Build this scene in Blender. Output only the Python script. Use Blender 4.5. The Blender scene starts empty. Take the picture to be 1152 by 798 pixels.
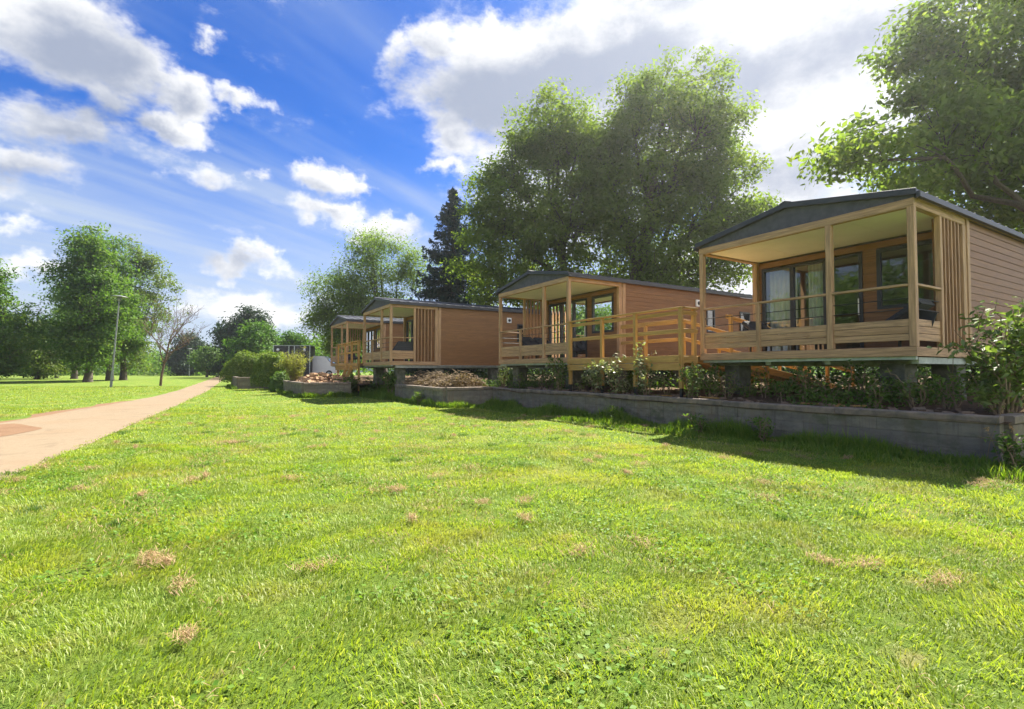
import bpy, math, random
import numpy as np
from mathutils import Vector, Matrix

R = math.radians
rng = np.random.default_rng(7)
random.seed(7)
scene = bpy.context.scene
COL = scene.collection

# ------------------------------------------------------------------ camera
CAM_H, YAW, PITCH, FPX = 1.25, R(31.384), R(1.797), 571.14
cd = bpy.data.cameras.new('camera')
cam = bpy.data.objects.new('camera', cd)
COL.objects.link(cam)
cam.location = (0, 0, CAM_H)
cam.rotation_euler = (R(90) + PITCH, 0, -YAW)
cd.sensor_width = 36
cd.lens = FPX / 1152 * 36
cd.clip_start = 0.05
cd.clip_end = 6000
scene.camera = cam
CY, SY = math.cos(YAW), math.sin(YAW)


def at(px, d):
    """ground point seen in photo column px at depth d"""
    t = (px - 576) / FPX
    return d * (t * CY + SY), d * (CY - t * SY)


def height(py, d):
    return CAM_H + (417 - py) / FPX * d


# ------------------------------------------------------------------ objects
def tag(o, label=None, cat=None, group=None, kind=None):
    if label: o['label'] = label
    if cat: o['category'] = cat
    if group: o['group'] = group
    if kind: o['kind'] = kind
    return o


def thing(name, label, cat, loc, group=None):
    o = bpy.data.objects.new(name, None)
    o.empty_display_size = 0.2
    COL.objects.link(o)
    o.location = loc
    return tag(o, label, cat, group)


def world_of(o):
    p = Vector((0, 0, 0))
    while o is not None:
        p += o.location
        o = o.parent
    return p


def link_mesh(name, me, mat, parent=None):
    o = bpy.data.objects.new(name, me)
    COL.objects.link(o)
    if mat: me.materials.append(mat)
    if parent: o.parent = parent
    return o


def np_mesh(name, V, F, mat, parent=None, rnd=None, smooth=False):
    """V (n,3) world coordinates; F (m,k) faces of equal size, or a list of such arrays"""
    V = np.asarray(V, dtype=np.float32)
    off = np.array(world_of(parent), dtype=np.float32) if parent else np.zeros(3, np.float32)
    me = bpy.data.meshes.new(name)
    Fs = F if isinstance(F, list) else [F]
    Fs = [np.asarray(f, dtype=np.int32) for f in Fs if len(f)]
    me.vertices.add(len(V))
    me.vertices.foreach_set('co', (V - off).ravel())
    tot = np.concatenate([np.full(len(f), f.shape[1], np.int32) for f in Fs])
    idx = np.concatenate([f.ravel() for f in Fs])
    me.loops.add(len(idx))
    me.loops.foreach_set('vertex_index', idx)
    me.polygons.add(len(tot))
    me.polygons.foreach_set('loop_start', np.concatenate([[0], np.cumsum(tot)[:-1]]).astype(np.int32))
    if smooth:
        me.polygons.foreach_set('use_smooth', np.ones(len(tot), bool))
    if rnd is not None:
        a = me.attributes.new('rnd', 'FLOAT', 'POINT')
        a.data.foreach_set('value', np.asarray(rnd, np.float32))
    me.update(calc_edges=True)
    me.validate()
    return link_mesh(name, me, mat, parent)


class MB:
    """collects simple solids; build() links them as one mesh object"""
    def __init__(self): self.v, self.f, self.sm = [], [], []

    def add(self, vs, fs, smooth=False):
        n = len(self.v)
        self.v += [tuple(p) for p in vs]
        self.f += [tuple(i + n for i in f) for f in fs]
        self.sm += [smooth] * len(fs)
        return self

    def box(self, x0, x1, y0, y1, z0, z1, b=0.0):
        if b <= 0:
            vs = [(x0, y0, z0), (x1, y0, z0), (x1, y1, z0), (x0, y1, z0), (x0, y0, z1), (x1, y0, z1), (x1, y1, z1), (x0, y1, z1)]
            return self.add(vs, [(0, 3, 2, 1), (4, 5, 6, 7), (0, 1, 5, 4), (1, 2, 6, 5), (2, 3, 7, 6), (3, 0, 4, 7)])
        c = Vector(((x0 + x1) / 2, (y0 + y1) / 2, (z0 + z1) / 2))
        return self.beam(c - Vector((0, 0, (z1 - z0) / 2)), c + Vector((0, 0, (z1 - z0) / 2)), x1 - x0, y1 - y0, b)

    def beam(self, p, q, w, h, b=0.006, up=None):
        """chamfered bar from p to q, section w x h"""
        p, q = Vector(p), Vector(q)
        d = (q - p).normalized()
        if up is None:
            up = Vector((0, 1, 0)) if abs(d.z) > .9 else Vector((0, 0, 1))
        up = Vector(up)
        s = d.cross(up)
        if s.length < 1e-6: s = d.orthogonal()
        s.normalize()
        u = s.cross(d).normalized()
        b = min(b, w * .3, h * .3)
        prof = [(-w / 2 + b, -h / 2), (w / 2 - b, -h / 2), (w / 2, -h / 2 + b), (w / 2, h / 2 - b), (w / 2 - b, h / 2), (-w / 2 + b, h / 2), (-w / 2, h / 2 - b), (-w / 2, -h / 2 + b)]
        vs = [p + s * a + u * c for a, c in prof] + [q + s * a + u * c for a, c in prof]
        fs = [(i, (i + 1) % 8, 8 + (i + 1) % 8, 8 + i) for i in range(8)] + [tuple(range(7, -1, -1)), tuple(range(8, 16))]
        return self.add(vs, fs)

    def tube(self, pts, rad, n=8, cap=True, smooth=True):
        pts = [Vector(p) for p in pts]
        rings = []
        for i, p in enumerate(pts):
            d = (pts[min(i + 1, len(pts) - 1)] - pts[max(i - 1, 0)])
            d = d.normalized() if d.length > 1e-9 else Vector((0, 0, 1))
            a = d.cross(Vector((0.31, 0.95, 0.02)) if abs(d.z) > .5 else Vector((0, 0, 1))).normalized()
            c = d.cross(a)
            r = rad[i] if hasattr(rad, '__len__') else rad
            rings.append([p + (a * math.cos(2 * math.pi * k / n) + c * math.sin(2 * math.pi * k / n)) * r for k in range(n)])
        vs = [v for rr in rings for v in rr]
        fs = [(i * n + k, i * n + (k + 1) % n, (i + 1) * n + (k + 1) % n, (i + 1) * n + k) for i in range(len(pts) - 1) for k in range(n)]
        self.add(vs, fs, smooth)
        if cap:
            self.add(rings[0], [tuple(range(n - 1, -1, -1))]); self.add(rings[-1], [tuple(range(n))])
        return self

    def prism(self, poly, axis, a, b):
        """poly of 2-D points extruded along axis ('x','y','z') from a to b"""
        def P(u, w, t): return {'x': (t, u, w), 'y': (u, t, w), 'z': (u, w, t)}[axis]
        n = len(poly)
        vs = [P(u, w, a) for u, w in poly] + [P(u, w, b) for u, w in poly]
        fs = [(i, (i + 1) % n, n + (i + 1) % n, n + i) for i in range(n)] + [tuple(range(n - 1, -1, -1)), tuple(range(n, 2 * n))]
        return self.add(vs, fs)

    def lathe(self, c, prof, n=20):
        c = Vector(c)
        vs = [c + Vector((r * math.cos(2 * math.pi * k / n), r * math.sin(2 * math.pi * k / n), z)) for r, z in prof for k in range(n)]
        fs = [(i * n + k, i * n + (k + 1) % n, (i + 1) * n + (k + 1) % n, (i + 1) * n + k) for i in range(len(prof) - 1) for k in range(n)]
        return self.add(vs, fs, True)

    def moved(self, M):
        self.v = [tuple(M @ Vector(p)) for p in self.v]
        return self

    def build(self, name, mat, parent=None, local=True):
        """local: vertices are given relative to the parent's thing"""
        me = bpy.data.meshes.new(name)
        off = Vector((0, 0, 0)) if (local or not parent) else world_of(parent)
        me.from_pydata([tuple(Vector(p) - off) for p in self.v], [], self.f)
        me.polygons.foreach_set('use_smooth', self.sm)
        import bmesh
        bm = bmesh.new(); bm.from_mesh(me)
        bmesh.ops.recalc_face_normals(bm, faces=bm.faces)
        bm.to_mesh(me); bm.free()
        return link_mesh(name, me, mat, parent)


# ------------------------------------------------------------------ materials
class NT:
    def __init__(self, m):
        self.t = m.node_tree; self.n = self.t.nodes

    def new(self, kind, **kw):
        o = self.n.new(kind)
        for k, v in kw.items():
            if k == 'inp':
                for a, b in v.items():
                    if isinstance(b, bpy.types.NodeSocket): self.t.links.new(b, o.inputs[a])
                    else: o.inputs[a].default_value = b
            else: setattr(o, k, v)
        return o

    def math(self, op, a, b=0.0, c=None, clamp=False):
        o = self.n.new('ShaderNodeMath'); o.operation = op; o.use_clamp = clamp
        for i, x in enumerate([a, b] + ([c] if c is not None else [])):
            if isinstance(x, bpy.types.NodeSocket): self.t.links.new(x, o.inputs[i])
            else: o.inputs[i].default_value = x
        return o.outputs[0]

    def mix(self, fac, a, b, kind='MIX'):
        o = self.n.new('ShaderNodeMix'); o.data_type = 'RGBA'; o.blend_type = kind
        for i, x in ((0, fac), (6, a), (7, b)):
            if isinstance(x, bpy.types.NodeSocket): self.t.links.new(x, o.inputs[i])
            else: o.inputs[i].default_value = x if i == 0 else (*x, 1)
        return o.outputs[2]

    def noise(self, vec, scale, detail=4, rough=.55, out=0, dist=0.0):
        o = self.new('ShaderNodeTexNoise')
        if vec is not None: self.t.links.new(vec, o.inputs['Vector'])
        o.inputs['Scale'].default_value = scale; o.inputs['Detail'].default_value = detail
        o.inputs['Roughness'].default_value = rough; o.inputs['Distortion'].default_value = dist
        return o.outputs[out]

    def ramp(self, fac, lo, hi):
        o = self.new('ShaderNodeMapRange', interpolation_type='SMOOTHSTEP')
        self.t.links.new(fac, o.inputs[0]); o.inputs[1].default_value = lo; o.inputs[2].default_value = hi
        return o.outputs[0]

    def scaled(self, vec, s):
        o = self.new('ShaderNodeVectorMath', operation='MULTIPLY')
        self.t.links.new(vec, o.inputs[0]); o.inputs[1].default_value = s
        return o.outputs[0]


def new_mat(name):
    m = bpy.data.materials.new(name); m.use_nodes = True
    nt = NT(m); nt.n.clear()
    out = nt.new('ShaderNodeOutputMaterial')
    return m, nt, out


def principled(name, col, rough=.6, var=.25, scale=4.0, metal=0.0, bump=0.0, stretch=(1, 1, 1), spec=.5, col2=None, bscale=None):
    m, nt, out = new_mat(name)
    tc = nt.new('ShaderNodeTexCoord').outputs['Object']
    v = nt.scaled(tc, stretch)
    n1 = nt.noise(v, scale, 6, .6)
    c2 = col2 or tuple(c * (1 - var) for c in col)
    c1 = tuple(min(1, c * (1 + var * .6)) for c in col)
    base = nt.mix(nt.ramp(n1, .28, .72), c2, c1)
    p = nt.new('ShaderNodeBsdfPrincipled', inp={'Base Color': base, 'Roughness': rough, 'Metallic': metal, 'Specular IOR Level': spec})
    if bump:
        b = nt.new('ShaderNodeBump', inp={'Height': nt.noise(v, bscale or scale * 4, 5, .6), 'Strength': bump, 'Distance': .01})
        nt.t.links.new(b.outputs[0], p.inputs['Normal'])
    nt.t.links.new(p.outputs[0], out.inputs[0])
    return m


def wood(name, col, axis, rough=.62, knots=True, var=.45):
    """sawn timber with grain along axis; each board (by mesh island) gets its own tone"""
    m, nt, out = new_mat(name)
    tc = nt.new('ShaderNodeTexCoord').outputs['Object']
    st = {'x': (.35, 6, 6), 'y': (6, .35, 6), 'z': (6, 6, .35)}[axis]
    st2 = {'x': (.5, 1.6, 1.6), 'y': (1.6, .5, 1.6), 'z': (1.6, 1.6, .5)}[axis]
    g = nt.noise(nt.scaled(tc, st), 6, 5, .6, dist=.6)
    k = nt.noise(nt.scaled(tc, st2), 5, 3, .5)
    isl = nt.new('ShaderNodeNewGeometry').outputs['Random Per Island']
    dark = tuple(c * (1 - var) for c in col)
    base = nt.mix(nt.ramp(g, .3, .7), dark, tuple(min(1, c * 1.15) for c in col))
    base = nt.mix(nt.math('MULTIPLY', nt.ramp(k, .68, .76), .6 if knots else 0), base, (col[0] * .35, col[1] * .27, col[2] * .22))
    base = nt.mix(nt.math('MULTIPLY', isl, .35), base, (col[0] * .72, col[1] * .62, col[2] * .52))
    p = nt.new('ShaderNodeBsdfPrincipled', inp={'Base Color': base, 'Roughness': rough, 'Specular IOR Level': .35})
    b = nt.new('ShaderNodeBump', inp={'Height': g, 'Strength': .25, 'Distance': .004})
    nt.t.links.new(b.outputs[0], p.inputs['Normal'])
    nt.t.links.new(p.outputs[0], out.inputs[0])
    return m


def leafy(name, cols, trans=.45, tcol=None, gloss=.015, grough=.55, patch=None):
    """thin leaf: diffuse + translucent + a little gloss; cols = (dark, mid, light) picked by the leaf's own random value"""
    m, nt, out = new_mat(name)
    rnd = nt.new('ShaderNodeAttribute', attribute_name='rnd').outputs['Fac']
    c = nt.mix(nt.ramp(rnd, 0, .55), cols[0], cols[1])
    c = nt.mix(nt.ramp(rnd, .6, 1.0), c, cols[2])
    if patch:
        pos = nt.new('ShaderNodeNewGeometry').outputs['Position']
        for sc, lo, hi, amt, pc in patch:
            c = nt.mix(nt.math('MULTIPLY', nt.ramp(nt.noise(pos, sc, 4, .6), lo, hi), amt), c, pc)
    d = nt.new('ShaderNodeBsdfDiffuse', inp={'Color': c})
    tm = nt.mix(1.0, c, tcol or (1.25, 1.35, .6), 'MULTIPLY')
    tr = nt.new('ShaderNodeBsdfTranslucent', inp={'Color': tm})
    mx = nt.new('ShaderNodeMixShader', inp={0: trans, 1: d.outputs[0], 2: tr.outputs[0]})
    gl = nt.new('ShaderNodeBsdfGlossy', inp={'Color': (1, 1, 1, 1), 'Roughness': grough})
    mg = nt.new('ShaderNodeMixShader', inp={0: gloss, 1: mx.outputs[0], 2: gl.outputs[0]})
    nt.t.links.new(mg.outputs[0], out.inputs[0])
    return m


def glass_mat(name):
    m, nt, out = new_mat(name)
    tr = nt.new('ShaderNodeBsdfTransparent', inp={'Color': (.72, .78, .76, 1)})
    gl = nt.new('ShaderNodeBsdfGlossy', inp={'Color': (1, 1, 1, 1), 'Roughness': .01})
    fr = nt.new('ShaderNodeFresnel', inp={'IOR': 1.6})
    f = nt.math('MULTIPLY_ADD', fr.outputs[0], 1.3, .03, clamp=True)
    mx = nt.new('ShaderNodeMixShader', inp={0: f, 1: tr.outputs[0], 2: gl.outputs[0]})
    nt.t.links.new(mx.outputs[0], out.inputs[0])
    return m


M = {}
LARCH = (.48, .305, .168)
for ax in 'xyz':
    M['larch_' + ax] = wood('larch timber ' + ax, LARCH, ax)
    M['pine_' + ax] = wood('treated pine ' + ax, (.46, .28, .085), ax, var=.3)
M['siding_x'] = wood('cedar siding x', (.235, .115, .040), 'x', .55, knots=False, var=.22)
M['siding_y'] = wood('cedar siding y', (.235, .115, .040), 'y', .55, knots=False, var=.22)
M['slat'] = wood('brown slat timber', (.40, .235, .12), 'z')
M['roof'] = principled('dark roof sheet', (.035, .036, .042), .45, .2, 3, bump=.1)
M['gable'] = principled('dark gable felt', (.075, .074, .10), .8, .25, 8, bump=.2)
M['ceiling'] = principled('white ceiling board', (.78, .76, .72), .6, .05, 2)
M['steel'] = principled('galvanised steel', (.36, .4, .39), .45, .25, 6, metal=.6)
M['frame'] = principled('dark window frame', (.028, .027, .03), .4, .15, 6)
M['black'] = principled('black steel', (.02, .02, .022), .5, .2, 6)
M['white'] = principled('white plastic', (.78, .78, .76), .4, .06, 6)
M['cushion'] = principled('dark outdoor fabric', (.045, .046, .052), .9, .25, 30, bump=.3, bscale=150)
M['curtain'] = principled('cream curtain cloth', (.74, .72, .64), .9, .08, 8)
M['room'] = principled('room lining', (.34, .3, .25), .8, .1, 2)
M['glass'] = glass_mat('window glass')
M['darkglass'] = principled('reflecting pane', (.02, .024, .028), .03, .1, 2, spec=1.0)
M['concrete'] = principled('pier concrete', (.115, .112, .092), .95, .45, 5, bump=.5, bscale=40, col2=(.05, .06, .035))
M['lamp_metal'] = principled('grey lamp metal', (.20, .215, .215), .5, .15, 3, metal=.2)
M['bark'] = principled('tree bark', (.075, .058, .043), .95, .45, 6, bump=1.0, stretch=(3, 3, .6), bscale=10)
M['bark_red'] = principled('reddish bark', (.125, .08, .055), .95, .4, 6, bump=.8)
M['bark_pale'] = principled('pale bark', (.10, .082, .062), .95, .4, 6, bump=.8, stretch=(3, 3, .6), bscale=10)
M['stone'] = principled('pale broken stone', (.34, .215, .12), .9, .4, 3, bump=.5, col2=(.2, .12, .07))
M['litter'] = leafy('withered leaf', ((.09, .06, .03), (.16, .105, .05), (.27, .19, .10)), .25)
M['twig'] = principled('dry twigs', (.20, .145, .085), .95, .4, 6)
M['van'] = principled('white van paint', (.72, .72, .70), .3, .05, 2)
M['tyre'] = principled('tyre rubber', (.02, .02, .02), .85, .2, 10)
M['black_panel'] = principled('black panel', (.018, .018, .024), .5, .25, 3)

LEAFCOL = ((.045, .085, .018), (.07, .125, .024), (.12, .175, .035))
M['leaf_big'] = leafy('big tree leaf', ((.085, .14, .022), (.14, .20, .032), (.22, .26, .06)), .58, gloss=.012, grough=.55)
M['leaf_right'] = leafy('overhanging tree leaf', ((.085, .14, .022), (.14, .205, .034), (.23, .27, .06)), .58, gloss=.012, grough=.55)
M['leaf_mid'] = leafy('willow leaf', ((.09, .155, .032), (.135, .20, .042), (.19, .24, .065)), .56, gloss=.012, grough=.55)
M['leaf_grove'] = leafy('grove leaf', ((.055, .12, .02), (.09, .165, .026), (.15, .21, .04)), .52, gloss=.012, grough=.55)
M['leaf_olive'] = leafy('olive green leaf', ((.075, .12, .022), (.115, .165, .03), (.17, .20, .045)), .5)
M['leaf_dark'] = leafy('dark evergreen leaf', ((.014, .034, .014), (.024, .05, .018), (.04, .07, .024)), .2)
M['leaf_fresh'] = leafy('fresh green leaf', ((.05, .12, .015), (.08, .17, .02), (.12, .2, .03)), .42)
M['needle'] = leafy('spruce needle', ((.014, .036, .03), (.022, .05, .042), (.036, .07, .055)), .12, tcol=(1, 1.1, .9))
M['leaf_shrub'] = leafy('shrub leaf', ((.085, .135, .03), (.13, .185, .042), (.20, .25, .08)), .42, gloss=.03, grough=.45)
M['leaf_weed'] = leafy('weed leaf', ((.06, .12, .022), (.09, .16, .028), (.14, .20, .05)), .45)
M['leaf_pale'] = leafy('pale laurel leaf', ((.12, .16, .05), (.22, .24, .10), (.36, .36, .19)), .38, gloss=.06, grough=.4)
M['leaf_hedge'] = leafy('hedge leaf', ((.085, .15, .022), (.14, .205, .032), (.22, .265, .055)), .48)
M['leaf_bamboo'] = leafy('bamboo leaf', ((.16, .18, .04), (.24, .25, .06), (.32, .31, .09)), .45)

PATCH = [(.9, .47, .68, .5, (.27, .25, .06)), (3.2, .58, .74, .50, (.36, .29, .14)), (.23, .52, .7, .35, (.11, .20, .016)), (5.0, .58, .74, .40, (.08, .16, .014))]
M['grass'] = leafy('lawn grass blade', ((.14, .222, .016), (.215, .30, .028), (.37, .41, .11)), .5, tcol=(1.28, 1.25, .5), gloss=.02, grough=.5, patch=PATCH)
M['tall_grass'] = leafy('tall grass blade', ((.075, .16, .014), (.12, .21, .02), (.19, .25, .04)), .5, tcol=(1.3, 1.3, .45), gloss=.02, grough=.5)
M['clover'] = leafy('clover leaf', ((.09, .19, .02), (.13, .235, .026), (.18, .27, .04)), .42)
M['straw'] = leafy('dry straw', ((.27, .175, .085), (.38, .26, .135), (.48, .35, .19)), .3, tcol=(1, 1, .9))


def ground_mat(name, cols, patch, bumpd=.02):
    m, nt, out = new_mat(name)
    pos = nt.new('ShaderNodeNewGeometry').outputs['Position']
    c = nt.mix(nt.ramp(nt.noise(pos, 9, 6, .7), .3, .7), cols[0], cols[1])
    c = nt.mix(nt.math('MULTIPLY', nt.ramp(nt.noise(pos, 45, 5, .7), .52, .75), .55), c, cols[2])
    for sc, lo, hi, amt, pc in patch:
        c = nt.mix(nt.math('MULTIPLY', nt.ramp(nt.noise(pos, sc, 4, .6), lo, hi), amt), c, pc)
    p = nt.new('ShaderNodeBsdfPrincipled', inp={'Base Color': c, 'Roughness': .95, 'Specular IOR Level': .1})
    b = nt.new('ShaderNodeBump', inp={'Height': nt.noise(pos, 28, 6, .75), 'Strength': .9, 'Distance': bumpd})
    nt.t.links.new(b.outputs[0], p.inputs['Normal'])
    nt.t.links.new(p.outputs[0], out.inputs[0])
    return m


M['lawn'] = ground_mat('lawn turf', ((.085, .148, .02), (.132, .192, .028), (.20, .245, .05)), PATCH, .05)
M['soil'] = ground_mat('bare soil', ((.085, .055, .033), (.145, .095, .056), (.21, .145, .09)), [(1.2, .5, .7, .6, (.07, .085, .03))], .05)
M['dirt'] = ground_mat('sandy dirt', ((.16, .095, .055), (.185, .115, .07), (.21, .14, .09)), [(1.5, .5, .7, .5, (.13, .072, .04))], .01)
M['path'] = ground_mat('sandy concrete', ((.195, .150, .100), (.22, .172, .115), (.245, .198, .138)), [(.6, .46, .70, .6, (.20, .14, .088)), (7, .52, .72, .5, (.155, .118, .08)), (1.7, .57, .66, .5, (.145, .11, .075)), (60, .56, .70, .6, (.12, .092, .062))], .003)
M['hill'] = ground_mat('wooded hill', ((.05, .085, .075), (.065, .10, .09), (.08, .115, .10)), [], 1.0)


def wall_mat():
    m, nt, out = new_mat('weathered sleeper wall')
    tc = nt.new('ShaderNodeTexCoord').outputs['Object']
    n = nt.noise(nt.scaled(tc, (1, 1, 2.5)), 3, 7, .65)
    c = nt.mix(nt.ramp(n, .3, .7), (.13, .125, .10), (.235, .215, .17))
    v = nt.noise(nt.scaled(tc, (2.2, 2.2, .25)), 3, 5, .65)
    c = nt.mix(nt.math('MULTIPLY', nt.ramp(v, .48, .68), .7), c, (.20, .155, .105))
    mo = nt.noise(nt.scaled(tc, (1, 1, 1.6)), 1.7, 6, .7)
    c = nt.mix(nt.math('MULTIPLY', nt.ramp(mo, .52, .68), .7), c, (.075, .095, .04))
    v2 = nt.noise(nt.scaled(tc, (5, 5, .3)), 3, 4, .6)
    c = nt.mix(nt.math('MULTIPLY', nt.ramp(v2, .56, .70), .6), c, (.07, .065, .055))
    g = nt.noise(tc, 14, 5, .7)
    c = nt.mix(nt.math('MULTIPLY', nt.ramp(g, .56, .74), .5), c, (.06, .07, .05))
    isl = nt.new('ShaderNodeNewGeometry').outputs['Random Per Island']
    c = nt.mix(nt.math('MULTIPLY', isl, .4), c, (.12, .11, .10))
    p = nt.new('ShaderNodeBsdfPrincipled', inp={'Base Color': c, 'Roughness': .9, 'Specular IOR Level': .2})
    b = nt.new('ShaderNodeBump', inp={'Height': nt.noise(nt.scaled(tc, (1, 1, 3)), 18, 6, .7), 'Strength': .6, 'Distance': .015})
    nt.t.links.new(b.outputs[0], p.inputs['Normal'])
    nt.t.links.new(p.outputs[0], out.inputs[0])
    return m


M['sleeper'] = wall_mat()
M['coping'] = principled('brown weathered coping', (.20, .155, .115), .95, .4, 5, bump=.6, col2=(.11, .10, .08))


# ------------------------------------------------------------------ sky and sun
SUN = Vector((3.1, 1.4, 4.3)).normalized()
sun_el = math.asin(SUN.z)
sun_az = math.atan2(SUN.x, SUN.y)
ld = bpy.data.lights.new('sun', 'SUN')
ld.energy = 5.0; ld.angle = R(.55); ld.color = (1, .94, .82)
sun = bpy.data.objects.new('sun', ld); COL.objects.link(sun)
sun.rotation_euler = SUN.to_track_quat('Z', 'Y').to_euler()
sun.location = (30, 14, 60)

w = bpy.data.worlds.new('World'); scene.world = w; w.use_nodes = True
nt = NT(w); nt.n.clear()
sky = nt.new('ShaderNodeTexSky', sky_type='NISHITA', sun_disc=False, sun_elevation=sun_el, sun_rotation=sun_az, air_density=1.0, dust_density=.4, ozone_density=2.0)
gen = nt.new('ShaderNodeTexCoord').outputs['Generated']
sep = nt.new('ShaderNodeSeparateXYZ', inp={0: gen})
X, Y, Z = sep.outputs
az = nt.math('ARCTAN2', X, Y)
el = nt.math('ARCSINE', Z)
# cloud banks given by azimuth / elevation (degrees) with their half widths; directions taken where they stand in the sky
def px_dir(px, py):
    r, u, d = (px - 576) / FPX, (399 - py) / FPX, 1.0
    fz = math.cos(PITCH) * d - math.sin(PITCH) * u; uz = math.sin(PITCH) * d + math.cos(PITCH) * u
    x = r * CY + fz * SY; y = fz * CY - r * SY
    n = math.sqrt(x * x + y * y + uz * uz)
    return math.atan2(x, y), math.asin(uz / n)
comb = nt.new('ShaderNodeCombineXYZ', inp={0: az, 1: el, 2: 0.0}).outputs[0]
warp = nt.new('ShaderNodeTexNoise', inp={'Vector': gen, 'Scale': 5.0, 'Detail': 6, 'Roughness': .62})
wv = nt.new('ShaderNodeVectorMath', operation='SUBTRACT', inp={0: warp.outputs['Color'], 1: (.5, .5, .5)})
wv2 = nt.new('ShaderNodeVectorMath', operation='MULTIPLY', inp={0: wv.outputs[0], 1: (.26, .20, 0)})
cv = nt.new('ShaderNodeVectorMath', operation='ADD', inp={0: comb, 1: wv2.outputs[0]}).outputs[0]
BLOBS = [  # px, py, half width, half height (photo px), strength
    (75, 45, 80, 58, 1.1), (125, 65, 45, 50, .95), (85, 150, 80, 30, .85), (25, 200, 65, 26, .75), (0, 15, 40, 40, .8), (120, 125, 45, 34, .75),
    (224, 120, 36, 26, .95), (195, 158, 46, 16, .85), (170, 110, 34, 16, .6), (300, 127, 32, 12, .75), (240, 50, 20, 9, .55),
    (358, 203, 30, 18, .85), (395, 212, 17, 14, .75), (368, 240, 30, 13, .75), (285, 292, 58, 13, .8), (230, 215, 34, 13, .6), (290, 208, 18, 9, .6),
    (575, 100, 95, 60, 1.2), (515, 150, 42, 32, 1.0), (475, 55, 26, 34, .8), (545, 25, 14, 16, .7), (640, 62, 95, 45, 1.2), (740, 35, 120, 55, 1.3), (860, 60, 150, 75, 1.4), (880, 150, 110, 90, 1.2), (960, 40, 110, 75, 1.3),
    (870, 215, 75, 55, 1.0), (820, 300, 70, 42, 1.2), (700, 170, 160, 100, 1.2), (440, 258, 40, 16, .8), (495, 190, 30, 12, .7), (300, 338, 90, 20, .7), (20, 290, 60, 15, .6), (15, 258, 40, 10, .5),
    (1150, 60, 150, 150, 1.0), (860, -120, 200, 110, 1.1), (60, -90, 130, 60, .8)]
dens = base_d = None
for px, py, hw, hh, s in BLOBS:
    a0, e0 = px_dir(px, py)
    k = 1 / (1 + ((px - 576) / FPX) ** 2)
    ra = hw / FPX * math.sqrt(k) / max(.5, math.cos(e0)); re = hh / FPX * math.sqrt(k)
    sb = nt.new('ShaderNodeVectorMath', operation='SUBTRACT', inp={0: cv, 1: (a0, e0, 0)})
    ml = nt.new('ShaderNodeVectorMath', operation='MULTIPLY', inp={0: sb.outputs[0], 1: (1 / ra, 1 / re, 0)})
    ln = nt.new('ShaderNodeVectorMath', operation='LENGTH', inp={0: ml.outputs[0]}).outputs['Value']
    v = nt.math('MULTIPLY_ADD', ln, -s * .75, s * 1.05)
    dens = v if dens is None else nt.math('SMOOTH_MAX', dens, v, .18)
    sb = nt.new('ShaderNodeVectorMath', operation='SUBTRACT', inp={0: cv, 1: (a0 - .12 * ra, e0 - .34 * re, 0)})
    ml = nt.new('ShaderNodeVectorMath', operation='MULTIPLY', inp={0: sb.outputs[0], 1: (1 / ra, 1.15 / re, 0)})
    ln = nt.new('ShaderNodeVectorMath', operation='LENGTH', inp={0: ml.outputs[0]}).outputs['Value']
    v = nt.math('MULTIPLY_ADD', ln, -s * .75, s * 1.05)
    base_d = v if base_d is None else nt.math('SMOOTH_MAX', base_d, v, .18)
# unseen clouds added behind the camera, for ambient fill
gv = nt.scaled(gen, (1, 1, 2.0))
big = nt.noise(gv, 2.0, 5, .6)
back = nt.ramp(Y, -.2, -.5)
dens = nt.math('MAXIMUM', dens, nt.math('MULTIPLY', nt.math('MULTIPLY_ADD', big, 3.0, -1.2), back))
fine = nt.noise(gv, 9.0, 8, .62)
d2 = nt.math('ADD', dens, nt.math('MULTIPLY_ADD', fine, 1.5, -.75))
alpha = nt.ramp(d2, .12, .62)
# thin high veil, drawn out along one direction, and milky air low down
pl = nt.new('ShaderNodeVectorMath', operation='DIVIDE', inp={0: gen})
zz = nt.math('ADD', Z, .12)
nt.t.links.new(nt.new('ShaderNodeCombineXYZ', inp={0: zz, 1: zz, 2: zz}).outputs[0], pl.inputs[1])
rot = nt.new('ShaderNodeVectorRotate', rotation_type='Z_AXIS', inp={0: pl.outputs[0], 'Angle': R(-28)})
veil = nt.noise(nt.scaled(rot.outputs[0], (.35, 1.9, 0)), 1.6, 5, .5)
lowband = nt.ramp(el, R(30), R(12))
veil = nt.math('MULTIPLY', nt.ramp(veil, .40, .72), nt.math('MULTIPLY_ADD', lowband, .5, .36))
hor = nt.math('MULTIPLY', nt.ramp(el, R(24), R(0)), .9)
blue = nt.mix(1.0, sky.outputs[0], (.062, .225, .47), 'MULTIPLY')
deep = nt.mix(nt.ramp(el, R(6), R(30)), (1.0, 1.0, 1.0), (.85, .88, .95))
blue = nt.mix(1.0, blue, deep, 'MULTIPLY')
c1 = nt.mix(veil, blue, (1.5, 1.85, 2.4))
c1 = nt.mix(hor, c1, (2.05, 2.3, 2.6))
# cloud body: thick middles and bases grey against the light, edges white
core = nt.ramp(nt.math('ADD', base_d, nt.math('MULTIPLY_ADD', nt.noise(gv, 3.5, 7, .6), 3.2, -1.6)), .05, 1.35)
core = nt.math('MULTIPLY', core, nt.ramp(el, R(2), R(14)))
ccol = nt.mix(nt.math('MULTIPLY', core, .85), (3.3, 3.3, 3.25), (.75, .95, 1.42))
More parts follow.
